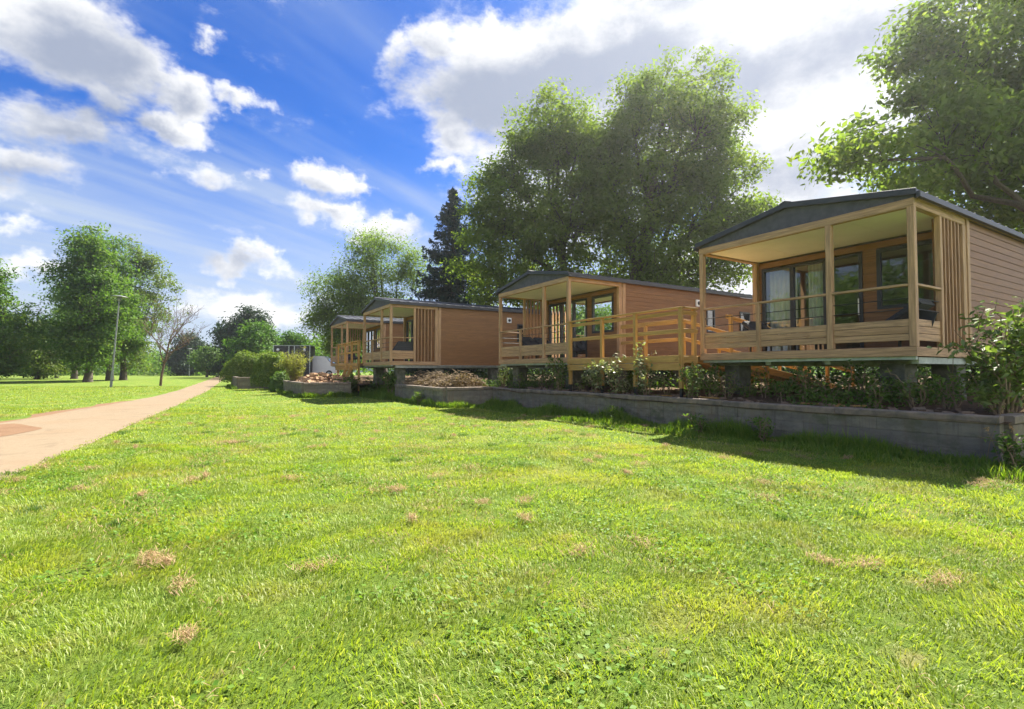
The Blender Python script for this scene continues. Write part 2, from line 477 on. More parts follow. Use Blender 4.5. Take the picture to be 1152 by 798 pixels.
# unseen clouds behind the camera made brighter, as fill light on the cabin fronts
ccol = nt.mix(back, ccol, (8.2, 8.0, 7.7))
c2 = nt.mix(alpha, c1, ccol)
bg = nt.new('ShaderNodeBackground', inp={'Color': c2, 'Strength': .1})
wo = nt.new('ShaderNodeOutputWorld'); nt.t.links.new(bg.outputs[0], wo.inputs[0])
w.cycles.sampling_method = 'MANUAL'; w.cycles.sample_map_resolution = 512

vs = scene.view_settings
vs.view_transform = 'Standard'; vs.look = 'None'; vs.gamma = 1; vs.use_curve_mapping = False
vs.exposure = 1.85
cyc = scene.cycles
cyc.use_denoising = True
cyc.max_bounces = 7; cyc.transparent_max_bounces = 12; cyc.transmission_bounces = 5; cyc.diffuse_bounces = 4; cyc.glossy_bounces = 3
cyc.use_adaptive_sampling = True; cyc.adaptive_threshold = .02
cyc.sample_clamp_indirect = 6


# ------------------------------------------------------------------ ground, bank, path
BANK_Z = .62
BANK = [(8.85, 2.33), (8.85, 15.9), (7.10, 15.9), (7.10, 21.0), (8.3, 22.2), (8.3, 24.4), (7.2, 24.85), (3.98, 24.85), (3.98, 31.0), (4.1, 38.6), (2.08, 38.6), (2.08, 47), (6, 70), (70, 70), (70, 2.33)]


def inside(poly, x, y):
    x = np.asarray(x); y = np.asarray(y); r = np.zeros(x.shape, bool)
    n = len(poly)
    for i in range(n):
        (x0, y0), (x1, y1) = poly[i], poly[(i + 1) % n]
        if y0 == y1: continue
        c = ((y0 > y) != (y1 > y)) & (x < (x1 - x0) * (y - y0) / (y1 - y0) + x0)
        r ^= c
    return r


def wave(x, y, s, seed=0):
    g = np.random.default_rng(seed); o = np.zeros_like(x)
    for k in range(6):
        a = g.uniform(0, 6.28); f = s * g.uniform(.6, 1.8)
        o += np.sin((x * math.cos(a) + y * math.sin(a)) * f + g.uniform(0, 6.28))
    return o / 6 * 1.8


S = 1250
g = MB().add([(-S, -S, 0), (S, -S, 0), (S, S, 0), (-S, S, 0)], [(0, 1, 2, 3)]).build('lawn', M['lawn'])
tag(g, kind='structure')

# bank: gently uneven soil sheet behind the walls
xs = np.concatenate([np.arange(2, 20, .25), np.arange(20, 71, 2.5)]); ys = np.concatenate([np.arange(2.25, 40, .25), np.arange(40, 71, 2.5)])
GX, GY = np.meshgrid(xs, ys, indexing='ij')
cxm = (GX[:-1, :-1] + GX[1:, 1:]) / 2; cym = (GY[:-1, :-1] + GY[1:, 1:]) / 2
keep = inside(BANK, cxm, cym)
GZ = BANK_Z - .05 + .13 * np.clip((GX - 9.15) / .9, 0, 1) * (GY < 16) + .05 * wave(GX, GY, 2.0, 3) + .03 * wave(GX, GY, 6, 4)
idx = np.arange(GX.size).reshape(GX.shape)
F = np.stack([idx[:-1, :-1], idx[1:, :-1], idx[1:, 1:], idx[:-1, 1:]], -1)[keep]
o = np_mesh('bank', np.stack([GX, GY, GZ], -1).reshape(-1, 3), F, M['soil'], smooth=True)
tag(o, kind='structure')
# grassy slope where the wall is interrupted under the third cabin
sl = MB()
P0 = [(7.0, 20.9), (6.7, 22.0), (6.7, 24.0), (6.9, 24.95)]; P1 = [(8.6, 20.9), (9.0, 22.0), (9.0, 24.2), (8.6, 24.95)]
for i in range(3):
    sl.add([(*P0[i], .004), (*P0[i + 1], .004), (*P1[i + 1], .64), (*P1[i], .64)], [(0, 1, 2, 3)], True)
tag(sl.build('grass_slope', M['lawn']), kind='structure')

PR = [(-3.3, -9), (-2.6, 0), (-2.05, 7.0), (-1.80, 9.2), (-1.54, 12.1), (-.9, 20), (.34, 36), (2.0, 70), (4.5, 120), (8, 190)]
PL = [(-7.4, -9), (-6.4, 0), (-5.2, 8), (-4.6, 12.1), (-4.1, 16.4), (-3.1, 22), (-2.1, 28.2), (-1.3, 37), (.3, 70), (2.7, 120), (6, 190)]


def edge_x(E, y):
    return np.interp(y, [p[1] for p in E], [p[0] for p in E])


def strip(name, ya, yb, fl, fr, z, mat):
    yy = np.arange(ya, yb, .3); n = len(yy)
    l, r = fl(yy), fr(yy)
    k = 5
    V = np.concatenate([np.stack([l + (r - l) * j / (k - 1), yy, np.full(n, z)], -1) for j in range(k)])
    F = np.concatenate([np.stack([np.arange(n - 1) + j * n, np.arange(n - 1) + (j + 1) * n, np.arange(1, n) + (j + 1) * n, np.arange(1, n) + j * n], -1) for j in range(k - 1)])
    return tag(np_mesh(name, V, F, mat), kind='structure')


def n1(y, s, seed): return wave(y, y * 0, s, seed)


strip('path', -9, 190, lambda y: edge_x(PL, y) + .05 * n1(y, 1.1, 1), lambda y: edge_x(PR, y) + .035 * n1(y, 2.3, 2), .008, M['path'])
strip('dirt_verge', -9, 33, lambda y: edge_x(PL, y) - .35 - .2 * n1(y, .9, 5) - .12 * n1(y, 3, 6) + np.clip((y - 24) / 9, 0, 1) * .5, lambda y: edge_x(PL, y) + .4 + .15 * n1(y, 1.1, 8), .004, M['dirt'])
# worn bare patch at the near left of the path
pt = MB(); a = np.linspace(0, 2 * math.pi, 40, endpoint=False)
pt.add([(-4.0 + 1.0 * math.cos(t) * (1 + .2 * math.sin(3 * t)), 13.8 + 2.2 * math.sin(t) * (1 + .15 * math.cos(5 * t)), .012) for t in a], [tuple(range(40))])
tag(pt.build('dirt_patch', M['dirt']), kind='structure')

# far hills
for (px0, px1, d, hpx, seed) in ((200, 470, 330, 34, 1), (-700, 260, 700, 14, 2), (480, 2200, 600, 18, 3)):
    n = 80; V = []
    for i in range(n + 1):
        px = px0 + (px1 - px0) * i / n
        x, y = at(px, d)
        e = math.sin(math.pi * i / n) ** .7
        h = hpx / FPX * d * e * (.85 + .15 * math.sin(i * .37 + seed) + .04 * math.sin(i * 2.3))
        k = 1 + 160 / d
        V += [(x * .96, y * .96, -2), (x, y, h), (x * k, y * k, h * .7), (x * k * 1.1, y * k * 1.1, -2)]
    F = [(i * 4 + j, i * 4 + 4 + j, i * 4 + 5 + j, i * 4 + 1 + j) for i in range(n) for j in range(3)]
    tag(np_mesh('hills', V, np.array(F), M['hill'], smooth=True), kind='structure')


# ------------------------------------------------------------------ retaining walls and planters
def wall_run(name, label, runs, ztop=.66, cat='retaining wall', group=None):
    """runs: list of polylines edges ((x0,y0),(x1,y1), outward normal); three courses of weathered sleepers and a brown coping"""
    x, y = runs[0][0]
    root = thing(name, label, cat, (x, y, 0), group)
    for (p, q) in runs:
        p = Vector((*p, 0)); q = Vector((*q, 0)); d = (q - p); L = d.length; d.normalize()
        mb = MB(); nn = 3; hh = (ztop - .12) / nn
        for k in range(nn):
            s = -.02 if k else 0.0
            off = (k % 2) * 1.1
            cuts = [0.0] + [c for c in np.arange(1.4 + off, L - .3, 2.35)] + [L]
            for a, b in zip(cuts[:-1], cuts[1:]):
                j = random.uniform(-.004, .004)
                nrm = Vector((d.y, -d.x, 0)) * j
                z0 = hh * k + (.0005 if k else -.2); z1 = hh * (k + 1) - .001
                mb.beam(p + d * (a + .003) + nrm + Vector((0, 0, (z0 + z1) / 2)), p + d * (b - .003) + nrm + Vector((0, 0, (z0 + z1) / 2)), .16, z1 - z0, .006)
        mb.build('sleeper_face', M['sleeper'], root, local=False)
        c = MB(); cuts = [0.0] + list(np.arange(2.0, L - .4, 2.1)) + [L]
        for a, b in zip(cuts[:-1], cuts[1:]):
            z = ztop - .06 + random.uniform(-.012, .008)
            c.beam(p + d * a + Vector((0, 0, z)), p + d * (b - .008) + Vector((0, 0, z)), .2 + random.uniform(-.02, .01), .115, .018)
        c.build('coping', M['coping'], root, local=False)
    return root


wall_run('retaining_wall', 'long low grey timber retaining wall running under the nearest cabin and walkway', [((8.86, 2.33), (8.86, 7.66)), ((8.90, 7.67), (8.90, 15.77)), ((8.95, 2.33), (16.5, 2.33))])
wall_run('retaining_wall', 'dark raised bed corner of grey boards holding the heap of dry branches', [((7.1, 15.93), (8.98, 15.93)), ((7.1, 16.02), (7.1, 21.1))], .67)
wall_run('planter_box', 'grey planter edge filled with pale broken stones below the farthest cabin', [((3.98, 24.85), (6.1, 24.85)), ((3.98, 24.94), (3.98, 31.0))], .7, 'planter')
wall_run('planter_box', 'grey planter edge under the clipped hedge beside the path', [((2.08, 38.6), (4.3, 38.6)), ((2.08, 38.7), (2.08, 47))], .8, 'planter')


# ------------------------------------------------------------------ cabins
W, LEN, DEP, HF = 4.2, 9.7, 2.16, 2.44


def board_wall(axis, fixed, a0, a1, z0, z1, openings, out, pitch=.135):
    """lapped boards; axis of the boards 'x' or 'y'; fixed = coordinate of the wall face; out = +1/-1 outward side"""
    mb = MB()
    n = max(1, round((z1 - z0) / pitch)); h = (z1 - z0) / n
    for k in range(n):
        za, zb = z0 + k * h, z0 + (k + 1) * h
        spans = [(a0, a1)]
        for (oa, ob, oz0, oz1) in openings:
            if zb > oz0 + h * .5 and za < oz1 - h * .5:
                ns = []
                for s, e in spans:
                    if ob <= s or oa >= e: ns.append((s, e)); continue
                    if oa > s: ns.append((s, oa))
                    if ob < e: ns.append((ob, e))
                spans = ns
        for s, e in spans:
            prof = [(-.03 * out, za), (.012 * out, za), (.012 * out, za + .01), (0.0 * out, zb), (-.03 * out, zb)]
            if axis == 'x':
                mb.prism([(fixed + u, z) for u, z in prof], 'x', s, e)
            else:
                mb.prism([(fixed + u, z) for u, z in prof], 'y', s, e)
    return mb


def curtain(x, y0, y1, z0, z1, folds, label, root_loc, amp=.035):
    n = folds * 8
    P = [(x + amp * math.sin(2 * math.pi * folds * i / n + .5 * math.sin(i * .7)), y0 + (y1 - y0) * i / n) for i in range(n + 1)]
    mb = MB()
    vs = [(a, b, z0) for a, b in P] + [(a, b, z1) for a, b in P] + [(a + .012, b, z0) for a, b in P] + [(a + .012, b, z1) for a, b in P]
    m = n + 1
    fs = [(i, i + 1, m + i + 1, m + i) for i in range(n)] + [(2 * m + i, 3 * m + i, 3 * m + i + 1, 2 * m + i + 1) for i in range(n)]
    fs += [(m + i, m + i + 1, 3 * m + i + 1, 3 * m + i) for i in range(n)] + [(i, 2 * m + i, 2 * m + i + 1, i + 1) for i in range(n)]
    mb.add(vs, fs, True)
    o = mb.build('curtain', M['curtain'])
    o.location = root_loc
    return tag(o, label, 'curtain', 'curtains hanging in the cabin doorways')


def framed(root, name, x, y0, y1, z0, z1, divs, glass, fw=.07, axis='x', dep=.08, out=-1):
    """a dark frame in an opening with one pane per division; frame plane normal along axis"""
    f = MB()
    def bx(a0, a1, c0, c1, e=0.0):
        lo, hi = (x + out * (dep / 2 + e) , x - out * (dep / 2)) if out < 0 else (x - dep / 2, x + dep / 2 + e)
        lo, hi = min(lo, hi), max(lo, hi)
        if axis == 'x': f.box(lo, hi, a0, a1, c0, c1)
        else: f.box(a0, a1, lo, hi, c0, c1)
    bx(y0, y1, z1 - fw, z1); bx(y0, y1, z0, z0 + fw)
    bx(y0, y0 + fw, z0 + fw, z1 - fw); bx(y1 - fw, y1, z0 + fw, z1 - fw)
    for d in divs: bx(d - fw * .6, d + fw * .6, z0 + fw, z1 - fw, .012)
    fo = f.build(name, M['frame'], root)
    ed = [y0 + fw] + sum([[d - fw * .6, d + fw * .6] for d in divs], []) + [y1 - fw]
    for i in range(0, len(ed), 2):
        g = MB()
        if axis == 'x': g.add([(x, ed[i], z0 + fw), (x, ed[i + 1], z0 + fw), (x, ed[i + 1], z1 - fw), (x, ed[i], z1 - fw)], [(0, 1, 2, 3)])
        else: g.add([(ed[i], x, z0 + fw), (ed[i + 1], x, z0 + fw), (ed[i + 1], x, z1 - fw), (ed[i], x, z1 - fw)], [(0, 1, 2, 3)])
        g.build('pane', glass, fo)
    return fo


def make_cabin(loc, label, slats_near):
    c = thing('holiday_cabin', label, 'cabin', loc, 'wooden holiday cabins in a row')
    P = .105
    ly, lx, lz = M['larch_y'], M['larch_x'], M['larch_z']
    # deck boards, edge boards, steel chassis
    d = MB(); nb = 16; bw = DEP / nb
    for k in range(nb): d.box(.03 + k * bw, .03 + (k + 1) * bw - .006, .03, W - .03, -.032, 0)
    d.build('deck', ly, c)
    MB().beam((.014, 0, -.085), (.014, W, -.085), .028, .15, .004).build('deck_edge_board', ly, c)
    MB().beam((.03, .014, -.085), (DEP + .03, .014, -.085), .028, .15, .004).build('deck_edge_board', lx, c)
    MB().beam((.03, W - .014, -.085), (DEP + .03, W - .014, -.085), .028, .15, .004).build('deck_edge_board', lx, c)
    ch = MB()
    for yy in (.12, W * .36, W * .64, W - .12): ch.box(.25, LEN, yy - .05, yy + .05, -.28, -.17)
    ch.box(.06, .14, .04, W - .04, -.215, -.162)
    for xx in (2.3, 4.6, 7.0, LEN - .15): ch.box(xx - .04, xx + .04, .04, W - .04, -.262, -.162)
    ch.build('chassis', M['steel'], c)
    # posts
    zt = HF - .14
    for y in (P / 2, 1.34, W - P / 2):
        MB().beam((P / 2, y, 0), (P / 2, y, zt), P, P, .008).build('post', lz, c)
    ys = [0 + P, 1.34 - P / 2, 1.34 + P / 2, 2.77 - .04, 2.77 + .04, W - P]
    MB().beam((P / 2, 2.77, 0), (P / 2, 2.77, 1.0), .08, .08, .006).build('railing_post', lz, c)
    for a, b in ((ys[0], ys[1]), (ys[2], ys[3]), (ys[4], ys[5])):
        e = .04 if b == ys[3] else 0; s = .04 if a == ys[4] else 0
        MB().beam((P / 2, a - s, 1.021), (P / 2, b + e, 1.021), .1, .04, .006).build('top_rail', ly, c)
        pn = MB()
        for k in range(3): pn.beam((P / 2, a, .16 + k * .12), (P / 2, b, .16 + k * .12), .026, .114, .004)
        pn.build('railing_panel', ly, c)
        for z in (.62, .80):
            MB().tube([(P / 2, a, z), (P / 2, b, z)], .008, 8).build('rod', M['black'], c)
    # fascia beams
    MB().beam((P / 2, 0, HF - .07), (P / 2, W, HF - .07), P + .01, .14, .006).build('fascia_beam', ly, c)
    for y in (P / 2, W - P / 2):
        MB().beam((P + .005, y, HF - .07), (DEP - .0, y, HF - .07), P, .14, .006).build('fascia_beam', lx, c)
    # pilasters where the porch meets the house wall
    for y in (.06, W - .06):
        MB().box(DEP - .12, DEP + .03, y - .06, y + .06, 0, zt, .006).build('corner_board', lz, c)
    # slatted wind screen
    sy = P / 2 if slats_near else W - P / 2
    MB().beam((1.10, sy, 0), (1.10, sy, zt), .09, .09, .006).build('screen_post', lz, c)
    sl = MB()
    for k in range(5):
        x = 1.245 + k * .155
        sl.beam((x, sy, .0), (x, sy, zt), .042, .095, .004, up=(0, 1, 0))
    sl.build('slat_screen', M['slat'], c)
    if slats_near:
        board_wall('x', sy + .075, 1.15, DEP - .12, 0, zt, [], -1).build('screen_board', M['siding_x'], c)
    a, b = P, 1.055
    MB().beam((a, sy, 1.021), (b, sy, 1.021), .1, .04, .006).build('top_rail', lx, c)
    pn = MB()
    for k in range(3): pn.beam((a, sy, .16 + k * .12), (b, sy, .16 + k * .12), .026, .114, .004)
    pn.build('railing_panel', lx, c)
    for z in (.62, .80): MB().tube([(a, sy, z), (b, sy, z)], .008, 8).build('rod', M['black'], c)
    # ceiling
    ce = MB()
    for k in range(4):
        y0 = P + (W - 2 * P) * k / 4; y1 = P + (W - 2 * P) * (k + 1) / 4 - .006
        ce.box(P + .01, DEP - .01, y0, y1, HF - .10, HF - .085)
    ce.build('ceiling', M['ceiling'], c)
    # house walls
    zb = -.16
    door = (1.72, 4.0, .0, 2.14); win = (.38, 1.45, .88, 2.14)
    board_wall('y', DEP, .12, W - .12, 0, zt, [door, win], -1).build('porch_wall', M['siding_y'], c)
    ops = [(6.32, 6.78, 1.0, 1.86), (8.28, 8.9, 1.0, 1.86)]
    board_wall('x', 0.02, DEP + .15, LEN, zb, HF - .02, ops, -1).build('side_wall', M['siding_x'], c)
    board_wall('x', W - .02, DEP + .15, LEN, zb, HF - .02, [], 1).build('side_wall', M['siding_x'], c)
    board_wall('y', LEN, .03, W - .03, zb, HF - .02, [], 1).build('end_wall', M['siding_y'], c)
    for y in (.0, W):
        MB().box(DEP + .034, DEP + .15, y - .02 if y == 0 else y - .05, y + .05 if y == 0 else y + .02, zb, HF - .02, .005).build('corner_board', lz, c)
    for y, s in ((-.004, 1), (W + .004, -1)):
        MB().box(DEP + .03, LEN, min(y, y + .02 * s), max(y, y + .02 * s), zb - .05, zb - .004).build('base_trim', M['steel'], c)
    # room behind the glass
    rm = MB()
    rm.box(DEP + .06, DEP + 3.2, .08, W - .08, -.03, .0)
    rm.box(DEP + 3.2, DEP + 3.25, .08, W - .08, .0, HF - .1)
    rm.box(DEP + .06, LEN - .06, .06, W - .06, HF - .09, HF - .06)
    rm.box(DEP + .06, DEP + 3.2, .055, .075, 0, HF - .1)
    rm.box(DEP + .06, DEP + 3.2, W - .075, W - .055, 0, HF - .1)
    rm.build('room_lining', M['room'], c)
    sd = framed(c, 'sliding_door', DEP + .01, door[0], door[1], .01, door[3], [1.72 + 2.28 / 3, 1.72 + 2.28 * 2 / 3], M['glass'])
    MB().box(DEP - .065, DEP - .045, 1.78, 1.80, .8, 1.15).build('handle', M['white'], sd)
    framed(c, 'window', DEP + .01, win[0], win[1], win[2], win[3], [], M['glass'])
    for oa, ob, z0, z1 in ops:
        framed(c, 'window', .015, oa, ob, z0, z1, [], M['darkglass'], fw=.05, axis='y')
    v = MB().box(5.73, 5.97, -.05, .012, 1.9, 2.14, .012).build('vent_box', M['white'], c)
    MB().lathe((0, 0, 0), [(0.0, .03), (.065, .03), (.07, .0)], 16).moved(Matrix.Translation((5.85, -.05, 2.02)) @ Matrix.Rotation(R(90), 4, 'X')).build('flue', M['black'], v)
    # gable panel, roof
    ez, rz, ov = HF + .04, HF + .40, .06
    MB().prism([(0.0, HF + .001), (W, HF + .001), (W, ez + .03), (W / 2, rz), (0.0, ez + .03)], 'x', .03, .06).build('gable_panel', M['gable'], c)
    th = .085
    rf = MB()
    for s in (0, 1):
        y0 = -ov if s == 0 else W + ov
        m = (rz - ez) / (W / 2)
        zlow = ez - ov * m
        # sheet with standing ribs running down the slope
        rf.prism([(y0, zlow), (W / 2, rz), (W / 2, rz + th), (y0, zlow + th)], 'x', -.07, LEN + .1)
    n = 24
    for k in range(n):
        xx = -.05 + (LEN + .1) * k / (n - 1)
        for s in (0, 1):
            y0 = -ov if s == 0 else W + ov
            zlow = ez - ov * (rz - ez) / (W / 2)
            rf.beam((xx, y0, zlow + th + .008), (xx, W / 2, rz + th + .008), .03, .02, .004)
    r = rf.build('roof', M['roof'], c)
    MB().prism([(W / 2 - .12, rz + th + .004), (W / 2, rz + th + .03), (W / 2 + .12, rz + th + .004), (W / 2, rz + th + .045)], 'x', -.08, LEN + .11).build('ridge_cap', M['roof'], r)
    for y in (-ov - .03, W + ov + .03):
        MB().box(-.07, LEN + .1, y - .03, y + .03, ez - .065, ez + .025, .01).build('gutter', M['roof'], r)
    # soffit trim under the eave, wood
    for y in (-.012, W + .012):
        MB().box(P + .012, LEN, y - .012, y + .012, HF - .018, HF + .05, .003).build('eave_trim', lx, c)
    curtain(DEP + .17, 3.22, 3.92, .02, 2.1, 6, 'cream curtain drawn across the door behind the porch of the ' + label.split(',')[0], loc, .02)
    curtain(DEP + .17, 2.62, 2.95, .02, 2.1, 4, 'bunched cream curtain hanging mid doorway in the ' + label.split(',')[0], loc)
    return c


CABINS = [((9.885, 3.599, 1.643), 'nearest wooden cabin, its corner porch hung with vertical slats beside the big leafy shrub', True),
          ((9.339, 12.059, 1.643), 'second wooden cabin, with bright orange brown side wall behind the timber walkway', False),
          ((6.746, 20.927, 1.640), 'third wooden cabin, with slatted porch end and dark padded bench above the branch heap', True),
          ((7.139, 30.197, 1.70), 'farthest wooden cabin, half hidden behind the third one near the black kiosk', False)]
for a in CABINS: make_cabin(*a)

# ------------------------------------------------------------------ concrete piers under the cabins
pier_n = 0
PIER_LABELS = {}
def pier(x, y, z1, label, w_=.42, d_=.4):
    t = thing('concrete_pier', label, 'pier', (x, y, BANK_Z - .06), 'concrete block piers under the cabins')
    h = (z1 - BANK_Z + .06) / 3
    a = random.uniform(-.1, .1)
    for k in range(3):
        mb = MB().box(-w_ / 2 + .01 * (k % 2), w_ / 2 - .012 * (k % 2), -d_ / 2, d_ / 2, k * h + .003, (k + 1) * h, .012)
        o = mb.build('block', M['concrete'], t)
        o.rotation_euler.z = a + random.uniform(-.04, .04)
    return t


names = ['nearest cabin', 'second cabin', 'third cabin', 'farthest cabin']
for ci, (loc, _, _) in enumerate(CABINS):
    for (dx, dy, nm) in ((.6, .5, 'near front corner'), (.6, 3.65, 'far front corner'), (2.3, .35, 'end of its porch side'), (5.2, .4, 'middle of the near side wall')):
        if ci == 3 and dx > .5: continue
        pier(loc[0] + dx, loc[1] + dy, loc[2] - .28, f'grey concrete block pier under the {names[ci]} at the {nm}', .40)

# ------------------------------------------------------------------ walkways and steps
def walkway(x0, x1, y0, y1, z, posts, label, ramp=None, leg_z=BANK_Z, near_open=False):
    t = thing('timber_walkway', label, 'walkway', (x0, y0, z))
    px, py, pz = M['pine_x'], M['pine_y'], M['pine_z']
    T = lambda p: (p[0] - x0, p[1] - y0, p[2] - z)
    d = MB(); n = int((x1 - x0) / .12)
    for k in range(n):
        a = x0 + .06 + (x1 - x0 - .06) * k / n
        d.box(a - x0, a + (x1 - x0) / n - .008 - x0, .0, y1 - y0, -.03, 0)
    d.build('deck', py, t)
    for zz in (-.085, -.265):
        MB().beam(T((x0 - .02, y0, z + zz)), T((x0 - .02, y1, z + zz)), .035, .165, .005).build('edge_board', py, t)
    zr = z + 1.09
    for y in posts:
        MB().beam(T((x0 + .05, y, leg_z + .22)), T((x0 + .05, y, zr - .02)), .09, .09, .008).build('post', pz, t)
        MB().box(*(.05 - .03, .05 + .03, y - y0 - .03, y - y0 + .03, leg_z - z - .05, leg_z - z + .219)).build('post_foot', M['black'], t)
    MB().beam(T((x0 + .05, y0 - .05, zr)), T((x0 + .05, y1 + .05, zr)), .13, .04, .006).build('handrail', py, t)
    MB().beam(T((x0 + .085, y0, zr - .11)), T((x0 + .085, y1, zr - .11)), .03, .09, .005).build('rail', py, t)
    MB().beam(T((x0 + .105, y0, z + .56)), T((x0 + .105, y1, z + .56)), .03, .10, .005).build('rail', py, t)
    return t, T, zr


wk, T, zr = walkway(9.28, 11.45, 7.86, 12.0, 1.60, [7.88, 9.31, 10.56, 11.96], 'yellow pine walkway with level handrail joining the two nearest cabins')
px_, py_, pz_ = M['pine_x'], M['pine_y'], M['pine_z']
# short return to the nearest cabin's post
for z0, h in ((zr, .04), (zr - .11, .09), (1.60 + .56, .10), (1.60 - .1, .16)):
    MB().beam(T((9.36, 7.86, z0)), T((9.86, 7.86, z0)), .1 if h == .04 else .03, h, .005).build('rail', px_, wk)
MB().beam(T((9.80, 7.90, .95)), T((9.80, 7.90, zr - .02)), .09, .09, .008).build('post', pz_, wk)
# ramp going down between the cabins
rp = thing('timber_ramp', 'pine ramp with handrails sloping down between the two nearest cabins', 'ramp', (11.47, 8.3, 1.60))
TR = lambda p: (p[0] - 11.47, p[1] - 8.3, p[2] - 1.60)
dk = MB()
nb = 50
for k in range(nb):
    a, b = k / nb, (k + 1) / nb - .0012
    za, zb_ = 1.60 - .95 * a, 1.60 - .95 * b
    xa, xb = 11.49 + 6.5 * a, 11.49 + 6.5 * b
    dk.add([TR(p) for p in ((xa, 8.3, za), (xb, 8.3, zb_), (xb, 9.6, zb_), (xa, 9.6, za), (xa, 8.3, za - .03), (xb, 8.3, zb_ - .03), (xb, 9.6, zb_ - .03), (xa, 9.6, za - .03))],
           [(0, 1, 2, 3), (7, 6, 5, 4), (0, 4, 5, 1), (1, 5, 6, 2), (2, 6, 7, 3), (3, 7, 4, 0)])
dk.build('deck', py_, rp)
for y in (8.26, 9.64):
    for zo, h in ((1.05, .10), (.55, .10), (-.1, .18)):
        MB().beam(TR((11.5, y, 1.60 + zo)), TR((18.0, y, .65 + zo)), .035, h, .005).build('rail', px_, rp)
    for k in range(5):
        x = 11.6 + k * 1.55; z = 1.60 - .95 * (x - 11.49) / 6.5
        MB().beam(TR((x, y + (.06 if y > 9 else -.06), .5)), TR((x, y + (.06 if y > 9 else -.06), z + 1.1)), .08, .08, .006).build('post', pz_, rp)
# level rail at the back of the walkway
MB().beam(T((11.4, 9.75, zr - .06)), T((11.4, 12.0, zr - .06)), .04, .13, .005).build('rail', py_, wk)
MB().beam(T((11.4, 9.75, 2.12)), T((11.4, 12.0, 2.12)), .035, .10, .005).build('rail', py_, wk)
MB().beam(T((11.35, 10.9, .6)), T((11.35, 10.9, zr - .1)), .09, .09, .006).build('post', pz_, wk)

wk2, T2, zr2 = walkway(6.55, 8.3, 25.25, 30.1, 1.62, [25.35, 26.75, 28.2, 29.8], 'small timber landing with rail and tall legs between the third and farthest cabins', leg_z=.02)
st = thing('timber_steps', 'short steep pine steps standing on the grass below the small landing', 'steps', (6.1, 26.4, 0))
for k in range(5):
    z = .2 + k * .28; x = -.25 + k * .13
    MB().box(x, x + .24, 0, .8, z - .04, z, .006).build('tread', py_, st)
for y in (-.03, .83):
    MB().beam((-.22, y, 0.0), (.42, y, 1.5), .045, .16, .005, up=(1, 0, 0)).build('stringer', px_, st)


# ------------------------------------------------------------------ porch furniture
def lounger(x, y, z, rz, label):
    t = thing('sun_lounger', label, 'sun lounger', (x, y, z), 'dark loungers on the cabin porches')
    t.rotation_euler.z = rz
    f = MB()
    f.beam((0, -.3, .27), (1.9, -.3, .27), .04, .05, .008); f.beam((0, .3, .27), (1.9, .3, .27), .04, .05, .008)
    f.beam((.02, -.28, .27), (.02, .28, .27), .04, .05, .008); f.beam((1.88, -.28, .27), (1.88, .28, .27), .04, .05, .008)
    f.build('frame', M['black'], t)
    for lx_ in (.15, 1.55):
        for ly_ in (-.3, .3):
            MB().beam((lx_, ly_, 0), (lx_, ly_, .245), .04, .04, .006).build('leg', M['black'], t)
    MB().beam((.0, 0, .345), (1.22, 0, .345), .58, .1, .03).build('seat_cushion', M['cushion'], t)
    MB().beam((1.2, 0, .36), (1.84, 0, .78), .58, .1, .03).build('backrest_cushion', M['cushion'], t)
    MB().beam((1.62, 0, .27), (1.75, 0, .66), .5, .03, .006).build('backrest_prop', M['black'], t)
    return t


(x1, y1, z1), (x2, y2, z2), (x3, y3, z3), (x4, y4, z4) = [c[0] for c in CABINS]
lounger(x1 + .72, y1 + 1.95, z1, R(-90), 'dark padded lounger behind the nearest porch railing, raised end toward the slats')
lounger(x1 + 1.25, y1 + 2.25, z1, R(75), 'dark lounger beside the glass door with its raised end toward the curtain')
lounger(x2 + .75, y2 + 1.5, z2, R(95), 'dark lounger on the second cabin porch near its slatted end')
lounger(x2 + 1.45, y2 + 1.6, z2, R(95), 'dark lounger on the second cabin porch close to the house wall')
lounger(x4 + .9, y4 + 1.2, z4, R(90), 'small dark lounger seen on the farthest cabin porch')
# padded bench on the third cabin's porch
t = thing('padded_bench', 'dark padded bench with sloping end on the third cabin porch', 'bench', (x3 + .12, y3 + .16, z3))
MB().prism([(.05, .12), (.92, .12), (.92, .42), (.05, .42)], 'y', .02, .75).build('seat', M['cushion'], t)
MB().prism([(.02, .42), (.93, .42), (.93, .86), (.34, .86)], 'y', .0, .16).build('backrest', M['cushion'], t)
for dx in (.1, .86):
    for dy in (.08, .68):
        MB().beam((dx, dy, 0), (dx, dy, .12), .05, .05, .006).build('leg', M['black'], t)


# ------------------------------------------------------------------ vegetation
def unit(v): return v / np.maximum(1e-9, np.linalg.norm(v, axis=-1, keepdims=True))


def leaf_geo(C, N, size, asp=.5, fold=.25, g=rng):
    """folded diamond leaf at every centre C, normal N"""
    n = len(C)
    N = unit(N)
    T = unit(np.cross(N, g.normal(size=(n, 3))))
    B = np.cross(N, T)
    s = np.broadcast_to(np.asarray(size), (n,))[:, None]
    up = N * s * asp * fold
    V = np.stack([C - T * s, C + B * s * asp - T * s * .1 + up, C + T * s, C - B * s * asp - T * s * .1 + up], 1).reshape(-1, 3)
    i = np.arange(n)[:, None] * 4
    F = np.concatenate([i + np.array([0, 1, 2]), i + np.array([0, 2, 3])])
    rnd = np.repeat(g.random(n), 4)
    return V, F, rnd


def leaves(name, C, N, size, mat, parent, asp=.5, fold=.25, clump=None, kind=None):
    V, F, r = leaf_geo(C, N, size, asp, fold)
    if clump is not None: r = np.clip(r * .55 + np.repeat(clump, 4) * .45, 0, 1)
    return np_mesh(name, V, F, mat, parent, r)


